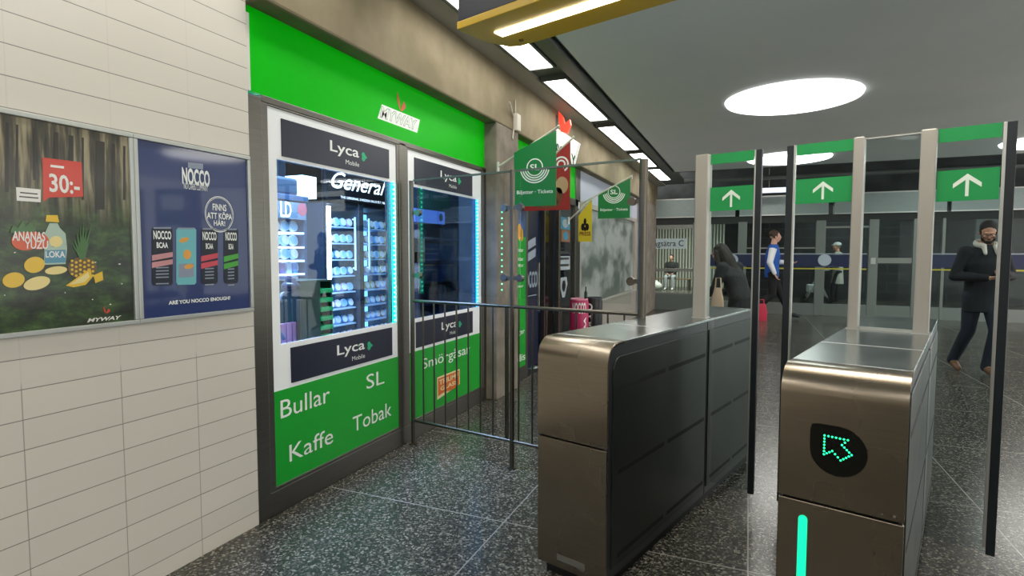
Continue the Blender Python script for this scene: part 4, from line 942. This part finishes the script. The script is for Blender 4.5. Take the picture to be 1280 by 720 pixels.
# beyond the partition
far_d = noisy('dark far brick', '181c1c', '2a2f2f', 3, .7)
m = mat('dark tiled far wall', '1d2122', .5); n, l, b = nodes(m)
br = n.new('ShaderNodeTexBrick'); br.inputs['Brick Width'].default_value = .6; br.inputs['Row Height'].default_value = .28; br.inputs['Scale'].default_value = 1; br.inputs['Mortar Size'].default_value = .015
br.inputs['Color1'].default_value = (*lin('23282a'), 1); br.inputs['Color2'].default_value = (*lin('1b1f20'), 1); br.inputs['Mortar'].default_value = (*lin('3a3f3f'), 1)
l.new(geo(m, rot=(math.pi/2, 0, 0)), br.inputs['Vector']); l.new(br.outputs[0], b.inputs['Base Color'])
struct(MB().box(-.75, 8, 20.2, 20.4, 0, 3.3), 'wall_far', m)
pw_ = mat('pale platform wall', '9a9c92', .6)
struct(MB().box(-4, 8, 25.8, 26, 0, 3.3), 'wall_platform', pw_); struct(MB().box(-4.1, -4, 15, 26, 0, 3.3), 'wall_platform_left', pw_); struct(MB().box(-4, -2.6, 14.9, 15.1, 0, 3.3), 'wall_platform_front', pw_); struct(MB().box(-4, XW, 14.9, 26, -.1, 0), 'floor_platform', floor_m)
struct(MB().box(-4, 8, 15.6, 26, 3.3, 3.35), 'ceiling_platform', mat('platform ceiling', '4a4e4e', .6))
lv = MB(); 
for i in range(26): lv.box(-3.9+i*.125, -3.84+i*.125, 25.55, 25.7, 0, 3.1)
tag(build(lv, 'louvre_screen', mat('pale louvre', 'c0c2b8', .5)), 'pale vertical louvre screen on the far platform wall', 'screen')
# platform sign
a_, c_ = YP(815, 311, 18), YP(857.5, 298, 18)
t = empty('station_sign', ((a_[0]+c_[0])/2, 18, a_[2])); tag(t, 'white platform sign reading Hagsätra C seen through the far glass', 'sign')
build(MB().box(a_[0]-.12, c_[0], 18, 18.06, a_[2], c_[2]), 'panel', mat('sign white lit', 'c9cfd2', .5, emit=.35), t, bevel=.004)
L = MB(); b0, b1 = YP(811, 309, 17.99), YP(854.5, 300, 17.99); L.text('Hagsätra C', (b0[0], 17.99, b0[2]-.03), EX, EZ, b1[0]-b0[0], .24, 0, bold=.006); build(L, 'lettering', mat('sign navy letters', '1c2438', .5), t)
for x_ in (a_[0]+.1, c_[0]-.1): build(MB().cyl((x_, 18.03, c_[2]), (x_, 18.03, 3.3), .012), 'hanger', frame_m, t)
area('platform_lamp', (-2.2, 21.5, 3.2), 2.0, 260, 'f2f4ea'); area('platform_lamp', (3, 17.5, 3.2), 1.5, 90, 'eef2f4', sy=.4)
q = YP(1225, 300, 19); tag(build(MB().box(YP(1219, 300, 19)[0], YP(1253, 300, 19)[0], 19, 19.08, .02, 2.6), 'grey_locker', mat('grey door sheet', '6a6d70', .5), bevel=.01), 'tall grey panel behind the walking man', 'panel')
# bulkhead pipes above the header
for i, (z_, r_) in enumerate(((3.35, .06), (3.08, .05))):
    tag(build(MB().cyl((-1.4, 13.2+i*.3, z_), (7.9, 13.2+i*.3, z_), r_, n=12), 'ceiling_pipe', mat('pipe grey', '6a6e6c', .5, .3)), ('upper thick pipe in the dark ceiling recess', 'lower thin pipe in the dark ceiling recess')[i], 'pipe')
t = empty('lit_sign', (0.06, 13.6, 2.9)); a_, c_ = YP(955, 241, 13.6), YP(980, 234, 13.6)
tag(t, 'small white lit sign seen in the gap between the gate leaves', 'sign'); build(MB().box(a_[0]-.1, c_[0]+.1, 13.6, 13.68, a_[2], c_[2]), 'case', mat('lit small sign', 'dfe8f4', .5, emit=.8), t, bevel=.004)
build(MB().cyl((a_[0]+.1, 13.64, c_[2]), (a_[0]+.1, 13.64, 3.7), .012), 'hanger', frame_m, t)
# walls out of frame

# ------------------------------------------------------------------ people
def ring(c, rx, ry, n=18, rot=None):
    return [V(c)+V((rx*math.cos(2*math.pi*i/n), ry*math.sin(2*math.pi*i/n), 0)) for i in range(n)]
def limb(mb, pts, rs):
    for i in range(len(pts)-1): mb.cyl(pts[i], pts[i+1], rs[i], rs[i+1], n=12)
    for p_, r in zip(pts, rs): mb.ell(p_, r, n=12, k=8)
def hand(mb, w, d, palm_n, side, curl=.5, s=1.):
    """w wrist, d forearm/hand direction, palm_n palm facing normal, side: thumb direction"""
    d = V(d).normalized(); pn = (V(palm_n)-d*V(palm_n).dot(d)).normalized(); th = d.cross(pn)*side
    pc = V(w)+d*.05*s; R3 = Matrix((th, d, pn)).transposed()
    mb.ell(pc, (.04*s, .052*s, .016*s), rot=R3, n=12, k=8)
    for k, (off, L_) in enumerate(((.030, .072), (.010, .080), (-.010, .075), (-.029, .060))):
        p0 = V(w)+d*.088*s+th*off*s; dd = d.copy(); p = [p0]
        for j, q in enumerate((.42, .32, .26)):
            dd = (dd*math.cos(curl*(.6+.3*j))+pn*math.sin(curl*(.6+.3*j))).normalized(); p.append(p[-1]+dd*L_*q*s)
        limb(mb, p, [.0095*s, .009*s, .0085*s, .007*s])
    t0 = V(w)+d*.03*s+th*.03*s; p = [t0, t0+(th*.8+d*.6+pn*.2).normalized()*.032*s, t0+(th*.8+d*.6+pn*.2).normalized()*.032*s+(d+pn*.5).normalized()*.028*s]
    p.append(p[-1]+(d+pn*.7).normalized()*.022*s); limb(mb, p, [.013*s, .011*s, .010*s, .008*s])
def person(lab, loc, yaw, s, J, col, hair='short', vox=.009, headrot=(0, 0), glasses=False, beard=False, collar=None, sleeves=None, coat_len=0., hands=(.6, .6), hands_n=((0, 0, 1), (0, 0, 1)), extras=None):
    loc = V(loc); T = Matrix.Translation(loc) @ Matrix.Rotation(yaw, 4, 'Z') @ Matrix.Scale(s, 4)
    t = empty('person', loc, yaw); tag(t, lab, 'person')
    J = {k: V(v) for k, v in J.items()}; P, CH, NK, HD = J['pelvis'], J['chest'], J['neck'], J['head']
    hr = Matrix.Rotation(headrot[0], 3, 'Z') @ Matrix.Rotation(headrot[1], 3, 'X')
    hp = lambda x, y, z: HD + hr @ V((x, y, z))
    skin = mat('skin '+col.get('skin', 'b98a72'), col.get('skin', 'b98a72'), .5)
    B = MB(T)
    B.loft([ring(P+V((0, 0, -.08)), .13, .10), ring(P+V((0, 0, .03)), .16, .11), ring((P+CH)/2, .135, .10), ring(CH, .165, .11), ring(CH*.45+NK*.55, .15, .09), ring(NK, .065, .06)])
    limb(B, [NK-V((0, 0, .02)), NK*.4+HD*.6, HD], [.062, .055, .05])
    B.ell(hp(0, -.012, .035), (.076, .096, .092), rot=hr); B.ell(hp(0, .018, -.02), (.062, .078, .085), rot=hr); B.ell(hp(0, .045, -.075), (.038, .040, .032), rot=hr)
    B.ell(hp(0, .098, -.012), (.013, .022, .026), rot=hr, n=10, k=6); B.ell(hp(0, .086, .03), (.055, .014, .012), rot=hr); B.ell(hp(0, .088, -.055), (.024, .012, .010), rot=hr)
    for sg in (-1, 1): B.ell(hp(sg*.077, -.005, -.005), (.012, .02, .03), rot=hr, n=10, k=6); B.ell(hp(sg*.04, .066, -.02), (.024, .02, .022), rot=hr)
    for k, sg in (('L', -1), ('R', 1)):
        limb(B, [J['hip'+k], J['knee'+k], J['ank'+k]], [.085, .055, .038]); limb(B, [J['sh'+k], J['el'+k], J['wr'+k]], [.05, .038, .026])
        limb(B, [J['ank'+k], J['ank'+k]+(J['toe'+k]-J['ank'+k])*.8], [.035, .028])
        hand(B, J['wr'+k], J['wr'+k]-J['el'+k] if 'hd'+k not in J else J['hd'+k], hands_n[0 if k == 'L' else 1], 1 if k == 'L' else -1, hands[0 if k == 'L' else 1])
    build(B, 'body', skin, t, remesh=vox*s*.75, smooth=2)
    E_ = MB(T)
    for sg in (-1, 1): E_.ell(hp(sg*.030, .083, .008), (.012, .008, .008), rot=hr, n=10, k=6); E_.ell(hp(sg*.030, .0905, .008), (.005, .002, .005), rot=hr, n=8, k=5, m=1)
    build(E_, 'eyes', [mat('eye white', 'd8d4cc', .3), mat('eye dark', '241a14', .3)], t)
    build(MB(T).ell(hp(0, .098, -.052), (.022, .004, .006), rot=hr, n=12, k=6), 'mouth', mat('lips', '8d5548', .5), t)
    # jacket
    C = MB(T); top = [ring(P+V((0, 0, -.10-coat_len)), .175+coat_len*.12, .135+coat_len*.1), ring(P, .185, .14), ring((P+CH)/2, .175, .135), ring(CH, .205, .145), ring(CH*.45+NK*.55, .185, .12), ring(NK*.9+HD*.1, .085, .08)]
    C.loft(top); SL = MB(T) if sleeves else C
    for k in 'LR':
        w_ = J['wr'+k]*.93+J['el'+k]*.07; C.ell(J['sh'+k], .078); limb(SL, [J['sh'+k], (J['sh'+k]+J['el'+k])/2, J['el'+k], w_], [.078, .068, .060, .042])
    build(C, 'jacket', noisy('cloth '+col['coat'], col['coat'], col.get('coat2', col['coat']), 8, .85), t, remesh=vox*s, smooth=4)
    if sleeves: build(SL, 'sleeves', mat('cloth '+sleeves, sleeves, .8), t, remesh=vox*s, smooth=4)
    Tm = MB(T); Tm.loft([ring(P+V((0, 0, -.12)), .155, .12), ring(P+V((0, 0, .04)), .165, .125)])
    for k in 'LR':
        a_ = J['ank'+k]; limb(Tm, [J['hip'+k], (J['hip'+k]+J['knee'+k])/2, J['knee'+k], (J['knee'+k]+a_)/2, a_+V((0, 0, -.01))], [.105, .09, .073, .066, .058])
    build(Tm, 'trousers', noisy('trousers '+col['legs'], col['legs'], col.get('legs2', col['legs']), 9, .85), t, remesh=vox*s, smooth=4)
    for k in 'LR':
        a_, o_ = J['ank'+k], J['toe'+k]; d_ = (o_-a_); S = MB(T); dn = d_.normalized()
        limb(S, [a_-dn*.035+V((0, 0, -.025)), a_+d_*.45+V((0, 0, -.01)), o_], [.042, .044, .034]); S.ell(a_+V((0, 0, .0)), (.045, .045, .05))
        build(S, 'shoe', mat('shoe '+col['shoe'], col['shoe'], .5), t, remesh=vox*s*.8, smooth=2)
    Hm = MB(T); hc = mat('hair '+col['hair'], col['hair'], .75)
    Hm.ell(hp(0, -.027, .060), (.084, .098, .084), rot=hr); 
    for sg in (-1, 1): Hm.ell(hp(sg*.066, -.02, .02), (.018, .055, .055), rot=hr)
    if hair == 'long':
        limb(Hm, [hp(0, -.05, .03), hp(0, -.09, -.12), hp(0, -.10, -.26), hp(0, -.08, -.36)], [.085, .095, .09, .05]); 
        for sg in (-1, 1): limb(Hm, [hp(sg*.07, 0, .03), hp(sg*.08, .01, -.12), hp(sg*.075, .02, -.24)], [.035, .04, .02])
    build(Hm, 'hair', hc, t, remesh=vox*s*.8, smooth=1)
    if hair == 'cap':
        c_ = MB(T); c_.ell(hp(0, -.015, .075), (.098, .115, .075), rot=hr); c_.ell(hp(0, .10, .055), (.07, .06, .012), rot=hr); build(c_, 'cap', mat('white cap', 'c6c9c4', .7), t, remesh=vox*s*.8)
    if beard:
        b_ = MB(T); b_.ell(hp(0, .045, -.082), (.050, .048, .038), rot=hr)
        for sg in (-1, 1): b_.ell(hp(sg*.052, .03, -.05), (.018, .04, .045), rot=hr)
        b_.ell(hp(0, .092, -.040), (.028, .012, .007), rot=hr); build(b_, 'beard', hc, t, remesh=.006*s, smooth=1)
    if glasses:
        g_ = MB(T)
        for sg in (-1, 1):
            c = hp(sg*.034, .104, .006); N = 20; pth = [c+hr @ V((.027*math.cos(2*math.pi*i/N), 0, .020*math.sin(2*math.pi*i/N))) for i in range(N+1)]; g_.tube(pth, .0032, n=6)
            g_.tube([hp(sg*.061, .103, .012), hp(sg*.079, .05, .012), hp(sg*.082, -.01, .008)], .0028, n=6)
        g_.tube([hp(-.008, .108, .01), hp(.008, .108, .01)], .003, n=6); build(g_, 'glasses', mat('brown glasses frame', '3c1c14', .4), t)
    if collar:
        c_ = MB(T); N = 20
        for i in range(N):
            a_ = 2*math.pi*i/N+math.pi/2
            if abs(((a_-math.pi/2+math.pi) % (2*math.pi))-math.pi) < .35: continue
            c_.ell(NK+V((.095*math.cos(a_), .085*math.sin(a_)+.01, .02-.03*math.sin(a_))), (.028, .028, .034), n=10, k=6)
        for sg in (-1, 1): limb(c_, [NK+V((sg*.06, .085, .0)), NK+V((sg*.06, .125, -.09))], [.028, .018])
        build(c_, 'collar', mat('fleece collar', collar, .9), t, remesh=vox*s*.8, smooth=1)
    return t, T
def std(**k):
    J = dict(pelvis=(0, 0, .95), chest=(0, .01, 1.30), neck=(0, .02, 1.51), head=(0, .05, 1.68),
             hipL=(-.09, 0, .93), hipR=(.09, 0, .93), kneeL=(-.1, .06, .50), kneeR=(.1, .06, .50), ankL=(-.1, 0, .085), ankR=(.1, 0, .085), toeL=(-.11, .17, .035), toeR=(.11, .17, .035),
             shL=(-.185, .0, 1.44), shR=(.185, .0, 1.44), elL=(-.24, -.02, 1.16), elR=(.24, -.02, 1.16), wrL=(-.24, .05, .92), wrR=(.24, .05, .92))
    J.update(k); return J
# x = right-hand side of the figure's own local frame looking along +y (its front)
# man with phone, walking, coming towards the viewer and to the right
q = FL(1222, 466)
yawc = math.atan2(-q[0]*0-q[1], -q[0]) - math.pi/2      # front (+y) towards the camera
J = std(hipL=(-.09, 0, .93), kneeL=(-.06, .20, .53), ankL=(-.02, .12, .10), toeL=(-.01, .29, .035), kneeR=(.10, -.04, .50), ankR=(.16, -.22, .12), toeR=(.17, -.07, .035),
        elL=(-.30, -.02, 1.16), wrL=(-.10, .25, 1.17), elR=(.28, -.02, 1.15), wrR=(.07, .25, 1.14), hdL=(.8, .5, .1), hdR=(-.75, .6, .1), head=(0, .07, 1.66))
t, T = person('bearded man in glasses and dark coat with pale fleece collar, walking with his phone', q, yawc+.5, 1.0, J, dict(coat='0a0e16', coat2='0d121b', legs='101623', legs2='1b2434', shoe='6b4a35', hair='1a1512', skin='b98a72'),
              headrot=(-.42, -.42), glasses=True, beard=True, collar='c9c4ba', coat_len=.12, hands=(.9, .9), hands_n=((.2, -.3, 1), (-.2, -.3, 1)))
ph = MB(T); ph.box(-.045, .045, .27, .415, 1.185, 1.194); t2 = build(ph, 'smartphone', mat('phone dark', '15171b', .2), bevel=.003); tag(t2, 'dark smartphone held in both hands by the bearded man', 'phone')
# man in white and blue jacket walking right, far back
q = FL(972, 398); 
J = std(kneeL=(-.09, .18, .52), ankL=(-.09, .36, .12), toeL=(-.09, .52, .06), kneeR=(.09, .02, .50), ankR=(.09, -.34, .16), toeR=(.09, -.2, .04), elR=(.25, -.06, 1.16), wrR=(.25, .04, .93), elL=(-.24, .06, 1.17), wrL=(-.22, .34, 1.15))
yr_ = -math.pi/2+.0
person('man in blue jacket with white sleeves and black trousers, walking right beyond the gates', (q[0]-.15, q[1]-.1, 0), yr_+.05, 1.07, J, dict(coat='1c4fa0', coat2='2258ac', legs='0e1013', shoe='1b1d20', hair='3a2a20', skin='c99a86'), sleeves='d5d8dc', vox=.012, headrot=(.1, 0))
q2 = FL(951, 399); bg = MB(); bg.loft([[(q2[0]+sx_*.11*k_, q2[1]-.25+sy_*.07*k_, z_) for sx_, sy_ in ((-1, -1), (1, -1), (1, 1), (-1, 1))] for z_, k_ in ((0, 1), (.2, 1.05), (.36, .7))])
t = empty('red_bag', (q2[0], q2[1]-.25, 0)); tag(t, 'crimson bag on the floor behind the left gate edge', 'bag'); build(bg, 'bag_body', mat('crimson bag', 'b5213f', .6), t, bevel=.015)
build(MB().tube([(q2[0]-.05, q2[1]-.25, .35), (q2[0]-.04, q2[1]-.25, .45), (q2[0]+.04, q2[1]-.25, .45), (q2[0]+.05, q2[1]-.25, .35)], .01), 'bag_handle', mat('crimson bag'), t)
# dark-haired person in dark coat, leaning, beyond the left gate
q = YP(912, 350, 7.6)
J = std(chest=(0, .10, 1.18), neck=(0, .20, 1.34), head=(0, .29, 1.45), shL=(-.18, .14, 1.28), shR=(.18, .14, 1.28), elL=(-.24, .2, 1.02), elR=(.24, .2, 1.02), wrL=(-.15, .38, .9), wrR=(.15, .38, .9), pelvis=(0, -.02, .9), hipL=(-.09, -.02, .88), hipR=(.09, -.02, .88))
person('person with long dark hair and black coat bending forward beyond the left gate', (q[0]+.12, 7.6, 0), math.pi/2-.5, .97, J, dict(coat='15181a', coat2='1c2022', legs='101214', shoe='101010', hair='1d1512', skin='a87d68'), hair='long', vox=.012, headrot=(0, -.3), coat_len=.25)
q = YP(897, 366, 7.3); bg = MB(); bg.loft([[(q[0]+sx_*.07*k_, 7.3+sy_*.05*k_, z_) for sx_, sy_ in ((-1, -1), (1, -1), (1, 1), (-1, 1))] for z_, k_ in ((.70, 1.1), (.85, 1.0), (1.0, .55))])
t = empty('shoulder_bag', (q[0], 7.3, .7)); tag(t, 'beige shoulder bag hanging in front of the dark-haired person', 'bag'); build(bg, 'bag_body', mat('beige leather', 'b59a80', .6), t, bevel=.02)
build(MB().tube([(q[0]-.03, 7.3, .98), (q[0]-.02, 7.3, 1.12), (q[0]+.03, 7.32, 1.12), (q[0]+.04, 7.3, .98)], .008), 'strap', mat('beige leather'), t)
# white cap person with rollator
q = FL(1046, 377.5)
J = std(elL=(-.24, .06, 1.15), elR=(.24, .06, 1.15), wrL=(-.22, .34, 1.08), wrR=(.22, .34, 1.08), kneeL=(-.09, .12, .5), ankL=(-.09, .16, .09), toeL=(-.09, .32, .035))
person('person in white cap and pale coat pushing a walker behind the far glass', q, math.pi/2+.1, .98, J, dict(coat='a9a89c', coat2='b4b3a8', legs='15181c', shoe='101010', hair='5a5048', skin='b98a72'), hair='cap', vox=.014, coat_len=.3)
q = FL(1020, 379); t = empty('walker', q); tag(t, 'dark four-wheeled walker pushed by the person in the white cap', 'walker')
x_, y_ = q[0], q[1]; fr_ = MB()
for dy in (-.25, .25): fr_.tube([(x_-.3, y_+dy, .1), (x_-.05, y_+dy, .6), (x_+.12, y_+dy, .95), (x_+.3, y_+dy, .97)], .016); fr_.tube([(x_+.3, y_+dy, .1), (x_+.1, y_+dy, .55), (x_-.05, y_+dy, .6)], .016)
fr_.tube([(x_-.02, y_-.25, .6), (x_-.02, y_+.25, .6)], .016); build(fr_, 'frame', mat('walker grey', '9a9c9c', .4, .5), t)
for dx in (-.3, .3):
    for dy in (-.25, .25): build(MB().cyl((x_+dx, y_+dy-.015, .1), (x_+dx, y_+dy+.015, .1), .1, n=20), 'wheel', blackm, t)
build(MB().box(x_-.25, x_+.02, y_-.2, y_+.2, .32, .55), 'basket', mat('white basket', 'b8bcbc', .6), t, bevel=.03)
# seated person on a far bench
q = FL(838, 362.5); by = q[1]
t = empty('bench', (q[0], by+.25, 0)); tag(t, 'bench on the far platform under the seated person', 'bench'); build(MB().box(q[0]-.9, q[0]+.9, by+.05, by+.5, .42, .46), 'seat', mat('bench wood', '6a5a48', .5), t, bevel=.006)
for dx in (-.7, .7): build(MB().box(q[0]+dx-.03, q[0]+dx+.03, by+.1, by+.45, 0, .42), 'leg', frame_m, t)
J = std(pelvis=(0, 0, .58), chest=(0, .05, .92), neck=(0, .08, 1.12), head=(0, .12, 1.28), hipL=(-.1, .02, .55), hipR=(.1, .02, .55), kneeL=(-.14, .44, .52), kneeR=(.14, .44, .52), ankL=(-.14, .42, .09), ankR=(.14, .42, .09), toeL=(-.15, .58, .035), toeR=(.15, .58, .035),
        shL=(-.18, .03, 1.05), shR=(.18, .03, 1.05), elL=(-.26, .08, .8), elR=(.26, .08, .8), wrL=(-.12, .3, .66), wrR=(.12, .3, .66))
person('small far-off person in dark jacket and pale trousers sitting on the platform bench', (q[0], by+.32, 0), math.pi-.1, 1.0, J, dict(coat='1b1d20', legs='9aa0a4', shoe='c8c8c8', hair='1c1814', skin='b08470'), vox=.016)
bgm = MB().ell((q[0]-.5, by-.35, .17), (.22, .16, .17)); bgm.ell((q[0]-.5, by-.35, .33), (.07, .05, .06)); tag(build(bgm, 'white_bag', mat('white plastic bag', 'c8ccc6', .6)), 'white plastic bag on the floor beside the seated person', 'bag')

# ------------------------------------------------------------------ world and view
w = bpy.data.worlds.new('world'); SC.world = w; w.use_nodes = True
w.node_tree.nodes['Background'].inputs[0].default_value = (.53, .525, .5, 1); w.node_tree.nodes['Background'].inputs[1].default_value = 3.2
vs = SC.view_settings; vs.view_transform = 'Standard'; vs.look = 'None'; vs.gamma = 1; vs.exposure = 0.3; vs.use_curve_mapping = False
SC.cycles.max_bounces = 10; SC.cycles.transparent_max_bounces = 24; SC.cycles.use_denoising = True
SC.cycles.sample_clamp_indirect = 6
